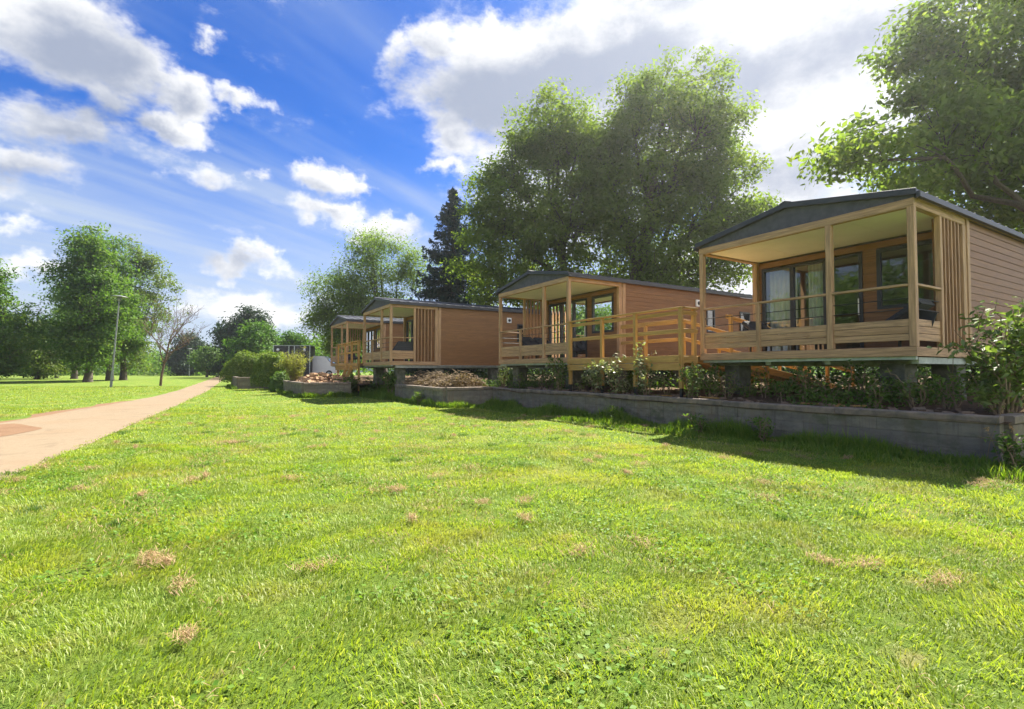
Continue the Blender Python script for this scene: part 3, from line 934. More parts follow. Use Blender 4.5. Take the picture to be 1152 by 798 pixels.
def limb(p, q, sag=.0, n=6, wob=.05, g=rng):
    p, q = np.array(p, float), np.array(q, float)
    L = np.linalg.norm(q - p); t = np.linspace(0, 1, n)[:, None]
    pts = p + (q - p) * t + g.normal(size=(n, 3)) * wob * L * np.sin(np.pi * t) * .6
    pts[:, 2] += (sag * L * np.sin(np.pi * t))[:, 0]
    return pts


def tree(name, label, base, h, tr, lobes, mat, bark, nclump=200, nleaf=150, ls=.15, cr=1.0, lean=(0, 0), fork=.35, group=None, stems=1, asp=.5, seed=1, squash=.7, nlimb=9, droop=0.0, solid=2.4, twig=True):
    g = np.random.default_rng(seed)
    bx, by, bz = base
    root = thing(name, label, 'tree', (bx, by, bz), group)
    # clump centres in the crown's lobes
    vol = np.array([l[3] * l[4] * l[5] for l in lobes]) ** .75
    cnt = np.maximum(3, (vol / vol.sum() * nclump).astype(int))
    CC = []
    for l, k in zip(lobes, cnt):
        u = unit(g.normal(size=(k, 3)))
        r = g.random(k) ** (1 / solid)
        CC.append(np.array(l[:3]) + u * r[:, None] * np.array(l[3:6]))
    CC = np.concatenate(CC) + np.array([bx, by, bz])
    cmid = CC.mean(0)
    # trunk(s)
    mb = MB()
    tops = []
    for s in range(stems):
        a = g.uniform(0, 6.28) if stems > 1 else 0
        sp = (.12 * h if stems > 1 else 0)
        top = np.array([bx + lean[0] + sp * math.cos(a + s * 2.4), by + lean[1] + sp * math.sin(a + s * 2.4), bz + h * .86])
        b0 = np.array([bx + (tr * .5 * math.cos(a + s * 2.4) if stems > 1 else 0), by + (tr * .5 * math.sin(a + s * 2.4) if stems > 1 else 0), bz - .2])
        t = np.linspace(0, 1, 12)
        pts = b0 + (top - b0) * t[:, None] + g.normal(size=(12, 3)) * np.array([1, 1, 0]) * .012 * h * np.sin(np.pi * t)[:, None]
        rad = tr * (1 - t) ** .8 * (1 if stems == 1 else .75) + .02 + tr * .5 * np.exp(-t * 22)
        mb.tube(pts, list(rad), 10)
        tops.append((pts, rad))
    # limbs to groups of clumps, branches from limb to clump
    km = CC[g.choice(len(CC), nlimb, replace=False)]
    for _ in range(6):
        lab = ((CC[:, None] - km[None]) ** 2).sum(-1).argmin(1)
        km = np.array([CC[lab == k].mean(0) if (lab == k).any() else km[k] for k in range(nlimb)])
    for k in range(nlimb):
        pts, rad = tops[k % len(tops)]
        zt = bz + h * fork + (km[k][2] - bz - h * fork) * .35 - .04 * h
        zt = min(max(zt, bz + h * fork * .8), bz + h * .75)
        i = int(np.abs(pts[:, 2] - zt).argmin())
        r0 = rad[i] * .62
        lp = limb(pts[i], km[k], .06 - droop, 8, .07, g)
        mb.tube(lp, list(np.linspace(r0, max(.025, r0 * .22), 8)), 7, cap=False)
        mem = CC[lab == k]
        for c in mem:
            if not twig and g.random() < .5: continue
            j = int(((lp[2:] - c) ** 2).sum(1).argmin()) + 2
            j = max(2, j - 1)
            bp = limb(lp[j], c, .03, 4, .08, g)
            rr = max(.02, r0 * .22)
            mb.tube(bp, [rr, rr * .7, rr * .45, rr * .2], 4, cap=False)
    mb.build('trunk', bark, root, local=False)
    # leaves
    n = len(CC) * nleaf
    ci = np.repeat(np.arange(len(CC)), nleaf)
    sc = g.uniform(.65, 1.3, len(CC))[ci][:, None] * cr
    off = g.normal(size=(n, 3)) * np.array([1, 1, squash]) * .5
    ln = np.linalg.norm(off, axis=1, keepdims=True)
    off = off / np.maximum(ln, 1e-6) * np.minimum(ln, 1.15)
    off[:, 2] -= droop * (off[:, 0] ** 2 + off[:, 1] ** 2) * 1.5
    C = CC[ci] + off * sc
    out = unit(C - cmid) * .35 + unit(off) * .55 + np.array([0, 0, .75])
    N = out + g.normal(size=(n, 3)) * .75
    size = ls * g.uniform(.6, 1.25, n)
    leaves('crown', C, N, size, mat, root, asp, .3, clump=g.random(len(CC))[ci])
    return root


bk = M['bark']
# pair of large trees behind the second cabin
x, y = at(636, 36)
tree('broadleaf_tree', 'tall round broadleaf tree left of its twin, rising behind the second cabin', (x, y, .6), 20.5, .42,
     [(-2.2, .9, 9.5, 3.6, 3.8, 4.5), (1.0, -.6, 13.5, 3.8, 3.8, 4.2), (-.6, .4, 17.9, 3.0, 3.0, 3.2), (-2.4, 1.4, 16.4, 2.8, 2.8, 2.8), (1.2, -.7, 17.2, 2.4, 2.4, 2.6), (-3.6, 1.8, 13.2, 3.1, 3.1, 3.0), (2.8, -1.6, 8.6, 2.8, 2.8, 3.8), (-4.4, 2.6, 7.4, 2.8, 2.8, 3.0), (-4.6, 2.6, 10.6, 2.2, 2.2, 2.4), (-.2, 0, 6.0, 3.6, 3.6, 2.0)],
     M['leaf_big'], bk, 480, 170, .13, 1.05, lean=(-.6, .3), fork=.2, group='big trees behind the cabins', seed=11, nlimb=11)
x, y = at(704, 34)
tree('broadleaf_tree', 'tallest broadleaf tree with leaning trunk, rising right of its twin behind the second cabin', (x, y, .6), 21.5, .5,
     [(3.0, -1.7, 18.2, 3.8, 3.8, 4.0), (5.2, -3.1, 17.0, 2.4, 2.4, 2.6), (.6, -.4, 14.2, 3.2, 3.2, 4.5), (5.4, -3.2, 14.0, 3.1, 3.1, 4.2), (4.0, -2.4, 9.6, 3.8, 3.8, 4.2), (6.6, -3.9, 9.4, 2.2, 2.2, 3.0), (1.0, -.6, 8.4, 2.8, 2.8, 3.6), (3.2, -1.9, 5.6, 3.2, 3.2, 2.2), (.9, -.5, 18.8, 2.2, 2.2, 2.4), (-.6, .4, 15.6, 2.0, 2.0, 2.4), (6.6, -4.0, 11.5, 2.0, 2.0, 2.2), (-1.2, .8, 15.4, 2.0, 2.0, 2.4), (-1.0, .7, 11.6, 2.0, 2.0, 2.4)],
     M['leaf_big'], bk, 500, 170, .13, 1.05, lean=(2.4, -1.4), fork=.18, group='big trees behind the cabins', seed=12, nlimb=11)
# overhanging tree at the right
bx_, by_ = 29.2, 4.6
RL = [(1115, 20, 45, 3.0, 2.6), (1175, 20, 140, 4.0, 3.4), (1068, 19, 150, 2.3, 1.4), (985, 18, 165, 1.7, .9), (935, 17.5, 180, .9, .45), (1045, 19, 95, 1.4, 1.0), (1095, 21, 205, 3.0, 1.1), (1065, 20, 15, 1.2, 1.0), (1200, 20, -40, 3.2, 2.3), (1250, 22, 90, 4.0, 4.0), (1010, 19, 205, 1.6, .6), (1130, 21, 245, 2.6, .9), (1040, 20, 45, 1.3, 1.0)]
lobes = []
for px, d, py, r, rz in RL:
    x, y = at(px, d); lobes.append((x - bx_, y - by_, height(py, d) - .6, r, r, rz))
tree('broadleaf_tree', 'large leafy tree spreading over the roof of the nearest cabin from the right', (bx_, by_, .6), 17, .30, lobes,
     M['leaf_right'], bk, 380, 180, .13, 1.0, lean=(-1.5, 1), fork=.25, group='big trees behind the cabins', seed=13, asp=.5, nlimb=12, squash=.5)
# open crowned tree left of the spruce
x, y = at(432, 52)
tree('broadleaf_tree', 'pale green open crowned tree standing between the farthest cabins and the spruce', (x, y, .5), 14.5, .38,
     [(-1.2, .7, 12.6, 3.0, 3.0, 2.6), (-4.0, 2.4, 8.6, 3.0, 3.0, 3.2), (1.6, -1.0, 11.0, 2.4, 2.4, 2.8), (-2.0, 1.2, 7.2, 3.4, 3.4, 3.4), (-5.2, 3.2, 5.6, 2.2, 2.2, 2.4), (1.4, -.8, 7.0, 2.2, 2.2, 2.6), (-3.0, 1.8, 3.8, 3.0, 3.0, 2.0)],
     M['leaf_mid'], bk, 320, 170, .115, 1.25, lean=(-1.2, .7), fork=.2, seed=14, nlimb=10, stems=2)
# spruce
x, y = at(509, 47)
g = np.random.default_rng(5)
root = thing('spruce_tree', 'dark blue green spruce between the pale open tree and the big broadleaf pair', 'tree', (x, y, .5))
H = 18.0
Cs, Ns, br = [], [], MB()
br.tube([(0, 0, -.2), (.05, 0, H * .5), (0, .05, H)], [.32, .2, .03], 8)
for k in range(30):
    z = 1.6 + (H - 1.9) * (k / 29) ** 1.05
    Lb = 4.6 * (1 - (z / H) ** 1.7) ** .9 + .35
    for j in range(9 if k < 20 else 6):
        a = g.uniform(0, 6.28); L = Lb * g.uniform(.6, 1.12)
        t = np.linspace(0.0, 1, 14)
        p = np.stack([np.cos(a) * L * t, np.sin(a) * L * t, z - .30 * L * np.sin(t * 2.0) + .12 * L * t ** 3], -1)
        br.tube(p[::3], [.035, .03, .022, .015, .006][:len(p[::3])], 4, cap=False)
        m = int(190 * L / 3) + 30
        tt = g.random(m) ** .8
        q = np.stack([np.interp(tt, t, p[:, i]) for i in range(3)], -1)
        side = np.array([-np.sin(a), np.cos(a), 0]) * (g.normal(size=m) * .26 * L * .45 * (1.15 - tt))[:, None]
        hang = np.stack([np.zeros(m), np.zeros(m), -np.abs(g.normal(size=m)) * .32], -1)
        Cs.append(q + side + hang); Ns.append(g.normal(size=(m, 3)) * .7 + np.array([0, 0, .8]))
Cs = np.concatenate(Cs) + np.array([x, y, .5]); Ns = np.concatenate(Ns)
br.build('trunk', bk, root)
leaves('crown', Cs, Ns, .20 * rng.uniform(.6, 1.2, len(Cs)), M['needle'], root, .32, .2)

# grove on the far side of the path
GR = 'grove of park trees left of the path'
def gtree(px, d, top, halfpx, label, mat, seed, low=.16, tr=.32, nm='park_tree', nclump=170, nleaf=110, ls=.17, lean=0, skew=0, group=GR, cr=1.3):
    x, y = at(px, d)
    h = height(top, d); r = halfpx / FPX * d
    s = skew / FPX * d
    L = []
    gg = np.random.default_rng(seed)
    n = 8
    for k in range(n):
        f = low + (1 - low) * (k + .5) / n
        rr = r * (math.sin(math.pi * min(1, (f - low) / (1 - low) * .86 + .13)) ** .6)
        for q in range(2):
            a = gg.uniform(0, 6.28)
            o = rr * gg.uniform(.2, .5)
            L.append((o * math.cos(a) + s * CY * f, o * math.sin(a) - s * SY * f, h * f, rr * .66, rr * .66, h * (1 - low) / n * 1.15))
    L = [(a, b, min(c, h - zz * .9), ra, rb, zz) for a, b, c, ra, rb, zz in L]
    return tree(nm, label, (x, y, 0), h, tr, L, mat, M['bark_pale'], nclump, nleaf, ls, cr, lean=(lean * CY, -lean * SY), fork=max(.1, low * .9), group=group, seed=seed, nlimb=9, squash=.6, droop=.05)


gtree(99, 55, 256, 50, 'tall green park tree with the thickest trunk, left of the nearer lamp post', M['leaf_grove'], 21, low=.14, nclump=230, nleaf=130)
gtree(124, 62, 258, 45, 'tall green park tree whose trunk stands just behind the lamp post', M['leaf_grove'], 22, low=.14, nclump=190)
gtree(139, 66, 272, 50, 'olive green park tree with its crown reaching the thin bare tree', M['leaf_olive'], 23, low=.14, nclump=210, skew=14)
gtree(84, 75, 295, 38, 'smaller park tree with a leaning trunk behind the thickest trunk', M['leaf_grove'], 24, low=.2, lean=1.2)
gtree(-18, 52, 280, 56, 'dark green tree cut off by the left edge of the view', M['leaf_grove'], 25, low=.08, nclump=220, nleaf=130)
gtree(42, 70, 362, 34, 'low bushy tree with short trunk beside the dark tree at the left edge', M['leaf_olive'], 26, low=.10, nclump=110, ls=.2, tr=.2)
gtree(64, 84, 345, 36, 'shadowed bushy tree filling the gap left of the grove trunks', M['leaf_grove'], 27, low=.12, nclump=110, ls=.2, tr=.2)
for i, (tx_, ty_, th_, tl) in enumerate([(-34, 22, 15, 'broad park tree across the path to the left, the one nearest the open lawn'), (-46, 36, 17, 'broad tall park tree across the path, middle of three mirrored in the windows'), (-40, 52, 15, 'broad park tree across the path, second nearest to the grove'), (-31, 66, 17, 'broad park tree across the path, the one nearest the grove'), (-52, 70, 18, 'broad tall park tree farthest from the path, left of the grove')]):
    tree('park_tree', tl, (tx_, ty_, 0), th_, .34, [(0, 0, th_ * .62, 5.5, 5.5, th_ * .3), (2.5, 2, th_ * .45, 4.5, 4.5, th_ * .25), (-2.5, 1, th_ * .45, 4.5, 4.5, th_ * .25), (0, -3, th_ * .4, 4.5, 4.5, th_ * .25)], M['leaf_grove'], M['bark_pale'], 150, 90, .26, 1.7, fork=.16, group=GR, seed=140 + i)
# thin nearly bare tree beside the path
x, y = at(181, 41)
g = np.random.default_rng(9)
root = thing('young_tree', 'thin leaning tree with almost bare twigs beside the path', 'tree', (x, y, 0))
mb = MB(); tips = []
def grow(p, d, L, r, lev):
    p = np.array(p, float); d = unit(np.array(d, float))
    n = 5; pts = [p]
    for i in range(n - 1):
        d = unit(d + g.normal(size=3) * .10 + np.array([.02, 0, .03]))
        pts.append(pts[-1] + d * L / (n - 1))
    mb.tube(pts, list(np.linspace(r, r * .55, n)), 6 if lev < 2 else 4, cap=False)
    if lev == 5: tips.extend(pts[2:]); return
    for k in range((3 if lev < 4 else 2) if lev else 7):
        i = random.choice([2, 3, 4]) if lev else 2 + k % 3
        a = g.normal(size=3) * .75; a[2] = abs(a[2]) * .6
        grow(pts[i], d + a, L * g.uniform(.55, .8) * (1 if lev else .75), max(.010, r * .5), lev + 1)
lean = np.array([.14 * CY, -.14 * SY, 1.0])
grow((x, y, -.1), lean, 3.7, .105, 0)
mb.build('trunk', M['bark_red'], root, local=False)
tips = np.array(tips); tips = tips[g.random(len(tips)) < .06]
tips = np.repeat(tips, 3, 0) + g.normal(size=(len(tips) * 3, 3)) * .12
leaves('crown', tips, g.normal(size=(len(tips), 3)), .07, M['leaf_olive'], root)

# far trees across the end of the path
gtree(212, 120, 374, 24, 'distant dark domed tree behind the second lamp post', M['leaf_dark'], 31, low=.05, nclump=110, nleaf=90, ls=.3, cr=1.9, group=None)
gtree(233, 92, 390, 17, 'small round green tree standing right of the second lamp post', M['leaf_weed'], 32, low=.22, nclump=70, nleaf=90, ls=.2, tr=.2, group=None)
gtree(276, 84, 348, 40, 'large dark rounded evergreen at the far end of the path', M['leaf_dark'], 33, low=.02, nclump=230, nleaf=120, ls=.24, cr=1.6, group=None)
gtree(290, 72, 361, 27, 'bright green leafy tree in front of the large dark evergreen', M['leaf_fresh'], 34, low=.06, nclump=130, nleaf=110, ls=.2, group=None)
gtree(325, 78, 374, 26, 'bright green spreading tree above the black kiosk', M['leaf_fresh'], 35, low=.05, nclump=120, nleaf=110, ls=.2, group=None)
gtree(258, 98, 376, 20, 'dark rounded tree left of the large evergreen beside the path end', M['leaf_dark'], 36, low=.03, nclump=100, nleaf=90, ls=.26, cr=1.7, group=None)
# far belt of woodland along the horizon
g = np.random.default_rng(40); CC = []
for k in range(420):
    px = g.uniform(-330, 262); d = g.uniform(120, 165)
    xx, yy = at(px, d); zz = g.random() ** .8 * height(399 - 6 * math.sin(px * .05) - 5 * math.sin(px * .021 + 1), d)
    CC.append((xx, yy, zz))
for k in range(300):
    px = g.uniform(345, 1300); d = g.uniform(80, 110)
    xx, yy = at(px, d); zz = g.random() ** .8 * height(388 - 8 * math.sin(px * .02), d)
    CC.append((xx, yy, zz))
CC = np.array(CC); n = 90
C = np.repeat(CC, n, 0) + g.normal(size=(len(CC) * n, 3)) * np.array([2.2, 2.2, 1.1])
C[:, 2] = np.abs(C[:, 2])
o = leaves('far_woodland', C, g.normal(size=C.shape) + np.array([0, 0, .5]), .42, M['leaf_grove'], None, clump=np.repeat(g.random(len(CC)), n))
tag(o, 'far belt of dark green woodland along the edge of the park', 'woodland', kind='stuff')


# ------------------------------------------------------------------ lamp posts
def lamp(px, d, hgt, label, lean=0.0):
    x, y = at(px, d)
    t = thing('lamp_post', label, 'lamp post', (x, y, 0), 'park lamp posts')
    t.rotation_euler.y = lean
    MB().tube([(0, 0, -.1), (0, 0, 1.1)], .085, 12).build('base_sleeve', M['lamp_metal'], t)
    MB().tube([(0, 0, 1.1), (0, 0, hgt - .42)], [.062, .045], 12).build('pole', M['lamp_metal'], t)
    MB().lathe((0, 0, hgt - .42), [(.0, 0), (.10, .0), (.13, .1), (.14, .28), (0, .30)], 16).build('lantern', M['lamp_metal'], t)
    MB().lathe((0, 0, hgt - .12), [(.0, 0), (.52, .0), (.56, .03), (.40, .09), (.12, .14), (0, .15)], 24).build('shade', M['lamp_metal'], t)


lamp(125.5, 38, 6.9, 'nearer grey lamp post with flat round shade in front of the park trees', R(3.2))
lamp(213, 108, 5.9, 'distant small lamp post beyond the thin bare tree', 0)

# ------------------------------------------------------------------ black kiosk and camper van beyond the cabins
x, y = at(328, 48)
t = thing('black_kiosk', 'black double cubicle with pale metal edges and two white wall lights behind the hedge', 'kiosk', (x, y, .6))
t.rotation_euler.z = -R(24)
wd = 3.3; hk = height(388.6, 48) - .6
for a, b in ((-wd / 2, -.25), (.25, wd / 2)):
    MB().box(a + .06, b - .06, .02, 2.2, .1, hk - .08).build('cubicle', M['black_panel'], t)
MB().box(-.25, .25, .12, 2.1, .1, hk - .1).build('door', M['black_panel'], t)
for a in (-wd / 2, -.25, .25, wd / 2):
    MB().box(a - .035, a + .035, -.03, .06, 0, hk - .05).build('frame_post', M['steel'], t)
MB().box(-wd / 2 - .06, wd / 2 + .06, -.03, 2.25, hk - .048, hk).build('roof', M['steel'], t)
for a in (-1.25, 1.15):
    MB().lathe((0, 0, 0), [(0, .10), (.08, .09), (.13, .05), (.14, 0)], 16).moved(Matrix.Translation((a, .02, hk - .45)) @ Matrix.Rotation(R(90), 4, 'X')).build('wall_light', M['white'], t)

x, y = at(356, 49.5)
t = thing('camper_van', 'pale camper van parked behind the stone filled planter right of the black kiosk', 'van', (x, y, .6))
t.rotation_euler.z = -R(24)
zt_ = height(400.5, 49.5) - .6
prof = [(-1.4, .35), (1.75, .35), (1.85, .9), (1.35, 1.35), (.95, zt_ - .25), (.7, zt_ - .04), (-1.2, zt_), (-1.4, zt_ - .12)]
MB().prism(prof, 'y', 0, 1.9).build('body', M['van'], t)
MB().prism([(1.36, 1.40), (1.40, 1.40), (.99, zt_ - .28), (.95, zt_ - .28)], 'y', .12, 1.78).build('windscreen', M['darkglass'], t)
for wx in (-.8, 1.2):
    wl = MB().tube([(wx, -.02, .33), (wx, .2, .33)], .33, 20, smooth=False).build('wheel', M['tyre'], t)
    MB().tube([(wx, -.035, .33), (wx, -.018, .33)], .19, 16, smooth=False).build('rim', M['steel'], wl)


# ------------------------------------------------------------------ shrubs, hedges and weeds
def shrub(name, label, base, stems, h, spread, n, ls, mat, seed, group=None, asp=.5, cat='shrub', low=.15, fol='foliage', lean=(0, 0)):
    g = np.random.default_rng(seed)
    b = np.array(base, float)
    root = thing(name, label, cat, tuple(base), group)
    mb = MB(); C, N = [], []
    per = max(4, n // (stems * 4))
    for s in range(stems):
        a = g.uniform(0, 6.28); hh = h * g.uniform(.6, 1.0); sp = spread * g.uniform(.3, 1)
        q = b + np.array([math.cos(a) * sp + lean[0], math.sin(a) * sp + lean[1], hh])
        p0 = b + np.array([math.cos(a), math.sin(a), 0]) * spread * .25 * g.random() + np.array([0, 0, -.05])
        st = limb(p0, q, .08, 8, .08, g)
        mb.tube(st, list(np.linspace(.012 + h * .004, .004, 8)), 5, cap=False)
        for k in range(3):
            i = g.integers(2, 7)
            tw = limb(st[i], st[i] + g.normal(size=3) * np.array([.28, .28, .16]) * (spread + .15) + np.array([0, 0, .08 * h]), .05, 4, .05, g)
            mb.tube(tw, [.006, .005, .004, .002], 4, cap=False)
            u = g.random(per); C.append(np.stack([np.interp(u, np.linspace(0, 1, 4), tw[:, i_]) for i_ in range(3)], -1) + g.normal(size=(per, 3)) * ls * .9)
        u = low + (1 - low) * g.random(per)
        C.append(np.stack([np.interp(u, np.linspace(0, 1, 8), st[:, i_]) for i_ in range(3)], -1) + g.normal(size=(per, 3)) * ls * 1.1)
    C = np.concatenate(C)
    C[:, 2] = np.maximum(C[:, 2], b[2] + .03)
    mb.build('stem', M['twig'], root, local=False)
    N = g.normal(size=C.shape) * .6 + np.array([0, 0, .8])
    leaves(fol, C, N, ls * g.uniform(.55, 1.2, len(C)), mat, root, asp, .35)
    return root


BZ = BANK_Z - .05
SG = 'shrubs and weeds along the soil bank'
shrub('shrub', 'large bright leafy shrub at the right end of the retaining wall', (9.62, 2.52, BZ), 15, 1.75, .6, 1300, .065, M['leaf_shrub'], 51, SG)
shrub('shrub', 'leafy shoots at the wall corner, lower and in front of the large bright shrub', (9.35, 2.5, BZ), 7, .9, .35, 420, .05, M['leaf_shrub'], 52, SG)
for i, (px, d, h, sp, n, mt, lb) in enumerate([
        (1010, 8.6, .62, .40, 520, 'leaf_weed', 'weedy plant half hiding the concrete pier below the nearest porch corner'),
        (968, 9.0, .95, .28, 300, 'leaf_weed', 'tall sprig rising in front of the plank railing left of the porch corner post'),
        (905, 9.6, .8, .25, 220, 'leaf_weed', 'thin sprig against the edge board under the middle porch post'),
        (880, 9.9, .55, .35, 320, 'leaf_weed', 'low green weed on the soil below the short railing post'),
        (800, 11.4, .95, .36, 480, 'leaf_weed', 'dark leafy plant beside the far post of the nearest porch'),
        (775, 11.2, .80, .40, 480, 'leaf_shrub', 'bushy plant with pale leaf edges in the corner where the walkway meets the nearest cabin'),
        (1045, 8.4, .55, .40, 420, 'leaf_weed', 'ground weeds on the soil left of the large bright shrub'),
        (945, 9.1, .35, .40, 300, 'leaf_weed', 'creeping weeds on top of the wall below the nearest porch'),
        (630, 15.2, 1.15, .34, 520, 'leaf_weed', 'dark bush in front of the second cabin railing beside the first walkway post')]):
    x, y = at(px, d)
    if x < 9.1: x = 9.15
    shrub('shrub', lb, (x, y, BZ), 7, h, sp, n, .045, M[mt], 60 + i, SG)
g = np.random.default_rng(222)
WEEDS = [(1030, 'sprawling green weed in front of the corner pier'), (985, 'tangle of weeds just left of the corner pier'), (930, 'leafy weed under the plank railing, right of the middle porch post'), (915, 'slim weed reaching the deck edge left of the middle porch post'), (862, 'weed in front of the short railing post'), (838, 'weed clump midway between the short post and the far porch post'), (818, 'weed just right of the far porch post'), (1066, 'weed growing against the narrow pier below the slatted screen'),
         (748, 'green weed beside the tall walkway corner post'), (710, 'dark weed below the pale laurels'), (655, 'dark weed right of the first walkway post'), (610, 'weed below the middle post of the second cabin'), (585, 'weed below the short railing post of the second cabin'), (566, 'weed at the far corner of the second cabin')]
for i, (px, lb) in enumerate(WEEDS):
    t_ = (px - 576) / FPX; d = (9.5 + g.random() * .6) / (t_ * CY + SY); x, y = at(px, d)
    shrub('shrub', lb, (x, y, BZ), int(g.integers(4, 8)), g.uniform(.3, .95), g.uniform(.2, .4), int(g.integers(60, 220)), .045, M['leaf_weed' if g.random() < .7 else 'leaf_shrub'], 300 + i, SG)
for i, (px, h, lb) in enumerate([(668, 1.05, 'pale leaved laurel shoot in front of the walkway, leftmost of three'),
                                 (695, 1.15, 'pale leaved laurel shoot between two walkway posts, middle of three'),
                                 (728, 1.25, 'pale leaved laurel shoot nearest the tall walkway corner post, rightmost of three')]):
    t_ = (px - 576) / FPX; d = 9.15 / (t_ * CY + SY); x, y = at(px, d)
    shrub('laurel_shrub', lb, (x, y, BZ), 6, h, .36, 340, .06, M['leaf_pale'], 80 + i, 'pale laurel shoots along the walkway')
for i, (px, h, sp, lb) in enumerate([(440, .95, .5, 'tall green weeds on the slope under the third cabin corner'),
                                     (421, .7, .5, 'green weeds between the landing legs and the third cabin'),
                                     (393, .9, .45, 'leafy bush at the end of the stone filled planter beside the steps')]):
    t_ = (px - 576) / FPX; xx = 7.0 if i == 0 else (7.2 if i == 1 else 6.1); d = xx / (t_ * CY + SY); x, y = at(px, d)
    shrub('shrub', lb, (x, y, .1 if i else .3), 9, h, sp, 700, .07, M['leaf_weed'], 90 + i, SG)


def hedge(label, px, d, wpx, base, top, mat, seed, name='hedge', n=9000, ls=.07, depth=1.2):
    g = np.random.default_rng(seed)
    x, y = at(px, d); wv = wpx / FPX * d
    z0 = base; z1 = height(top, d)
    root = thing(name, label, name, (x, y, z0))
    u = unit(g.normal(size=(n, 3))); u[:, 2] = np.abs(u[:, 2])
    lump = 1 + .10 * np.sin(u[:, 0] * 7 + seed) + .10 * np.sin(u[:, 1] * 9) + .06 * np.sin(u[:, 2] * 15)
    r = g.random(n) ** .2 * (lump if name != 'hedge' else 1 + (lump - 1) * .5)
    C = np.stack([u[:, 0] * wv / 2 * r, u[:, 1] * depth * r, np.abs(u[:, 2]) ** .7 * (z1 - z0) * r], -1)
    yaw = -.35
    C = np.stack([C[:, 0] * math.cos(yaw) - C[:, 1] * math.sin(yaw), C[:, 0] * math.sin(yaw) + C[:, 1] * math.cos(yaw), C[:, 2]], -1) + np.array([x, y, z0])
    leaves('foliage', C, u + g.normal(size=(n, 3)) * .5 + np.array([0, 0, .3]), ls * g.uniform(.6, 1.2, n), mat, root, .55, .3)
    mb = MB()
    for k in range(9):
        a = g.uniform(0, 6.28); mb.tube(limb((x, y, z0 - .2), (x + .3 * wv * math.cos(a), y + .7 * math.sin(a), z0 + (z1 - z0) * .8), .05), list(np.linspace(.04, .01, 6)), 5, cap=False)
    mb.build('stem', M['twig'], root, local=False)


g = np.random.default_rng(501)  # hedge added to shade and block the bright ground seen under the cabins
root = thing('hedge', 'long dark hedge added behind the cabins to shade and close off the gap below', 'hedge', (21, 2, BZ))
n = 30000
hy = g.uniform(-2, 46, n)
C = np.stack([21.2 + g.normal(size=n) * .55 + .4 * np.sin(hy * .7), hy, BZ + g.random(n) ** .8 * (1.45 + .2 * np.sin(hy * 1.3) + .12 * np.sin(hy * 3.7))], -1)
leaves('foliage', C, g.normal(size=C.shape) * .6 + np.array([-.3, -.2, .6]), .085 * g.uniform(.6, 1.3, n), M['leaf_dark'], root, .55, .3)
mb = MB()
for k in range(60):
    yy = -2 + k * .8; mb.tube(limb((21.2 + .4 * math.sin(yy * .7), yy, BZ - .1), (21.2 + .4 * math.sin(yy * .7) + g.normal() * .3, yy + g.normal() * .3, BZ + 1.2), .02), [.04, .035, .03, .025, .015, .008], 5, cap=False)
mb.build('stem', M['bark'], root, local=False)
hedge('clipped rounded yellow green hedge at the left end of the planters by the path', 279, 40, 56, .3, 397, M['leaf_hedge'], 3, n=13000)
hedge('shaggier green hedge between the clipped hedge and the bamboo', 306, 33, 44, .2, 397, M['leaf_hedge'], 4, n=12000)
hedge('low dark bush filling the gap between the two planters', 318, 30, 26, .0, 418, M['leaf_weed'], 5, n=5000)
x, y = at(333, 27)
shrub('bamboo_clump', 'yellow bamboo clump growing at the front of the stone filled planter', (x, y, .6), 24, height(396, 27) - .55, .8, 3400, .10, M['leaf_bamboo'], 6, asp=.14, cat='bamboo')

# ------------------------------------------------------------------ rubble, dry branches, litter
def stone(c, s, g):
    v = unit(g.normal(size=(1, 3)))[0]
    base = [(-1, -1, -1), (1, -1, -1), (1, 1, -1), (-1, 1, -1), (-1, -1, 1), (1, -1, 1), (1, 1, 1), (-1, 1, 1)]
    q = np.array(base) * np.array([s * g.uniform(.7, 1.3), s * g.uniform(.5, .9), s * g.uniform(.3, .6)]) * g.uniform(.7, 1.15, (8, 3))
    a = g.uniform(0, 6.28); b_ = g.normal() * .4
    Rm = np.array(Matrix.Rotation(a, 3, 'Z') @ Matrix.Rotation(b_, 3, 'X'))
    return (q @ Rm.T + c), [(0, 3, 2, 1), (4, 5, 6, 7), (0, 1, 5, 4), (1, 2, 6, 5), (2, 3, 7, 6), (3, 0, 4, 7)]


g = np.random.default_rng(15)
mb = MB()
for k in range(330):
    u, v = g.random(), g.random()
    x = 4.25 + u * 3.0; y = 25.1 + v * 4.5
    hh = .55 * math.exp(-((x - 5.3) / 1.1) ** 2) * math.exp(-((y - 26.8) / 1.6) ** 2)
    c = np.array([x, y, .62 + hh * g.random()])
    V, F = stone(c, g.uniform(.06, .17), g); mb.add(V, F)
tag(mb.build('broken_stone', M['stone']), 'heap of pale orange broken stone on the planter below the farthest cabin', 'rubble', kind='stuff')

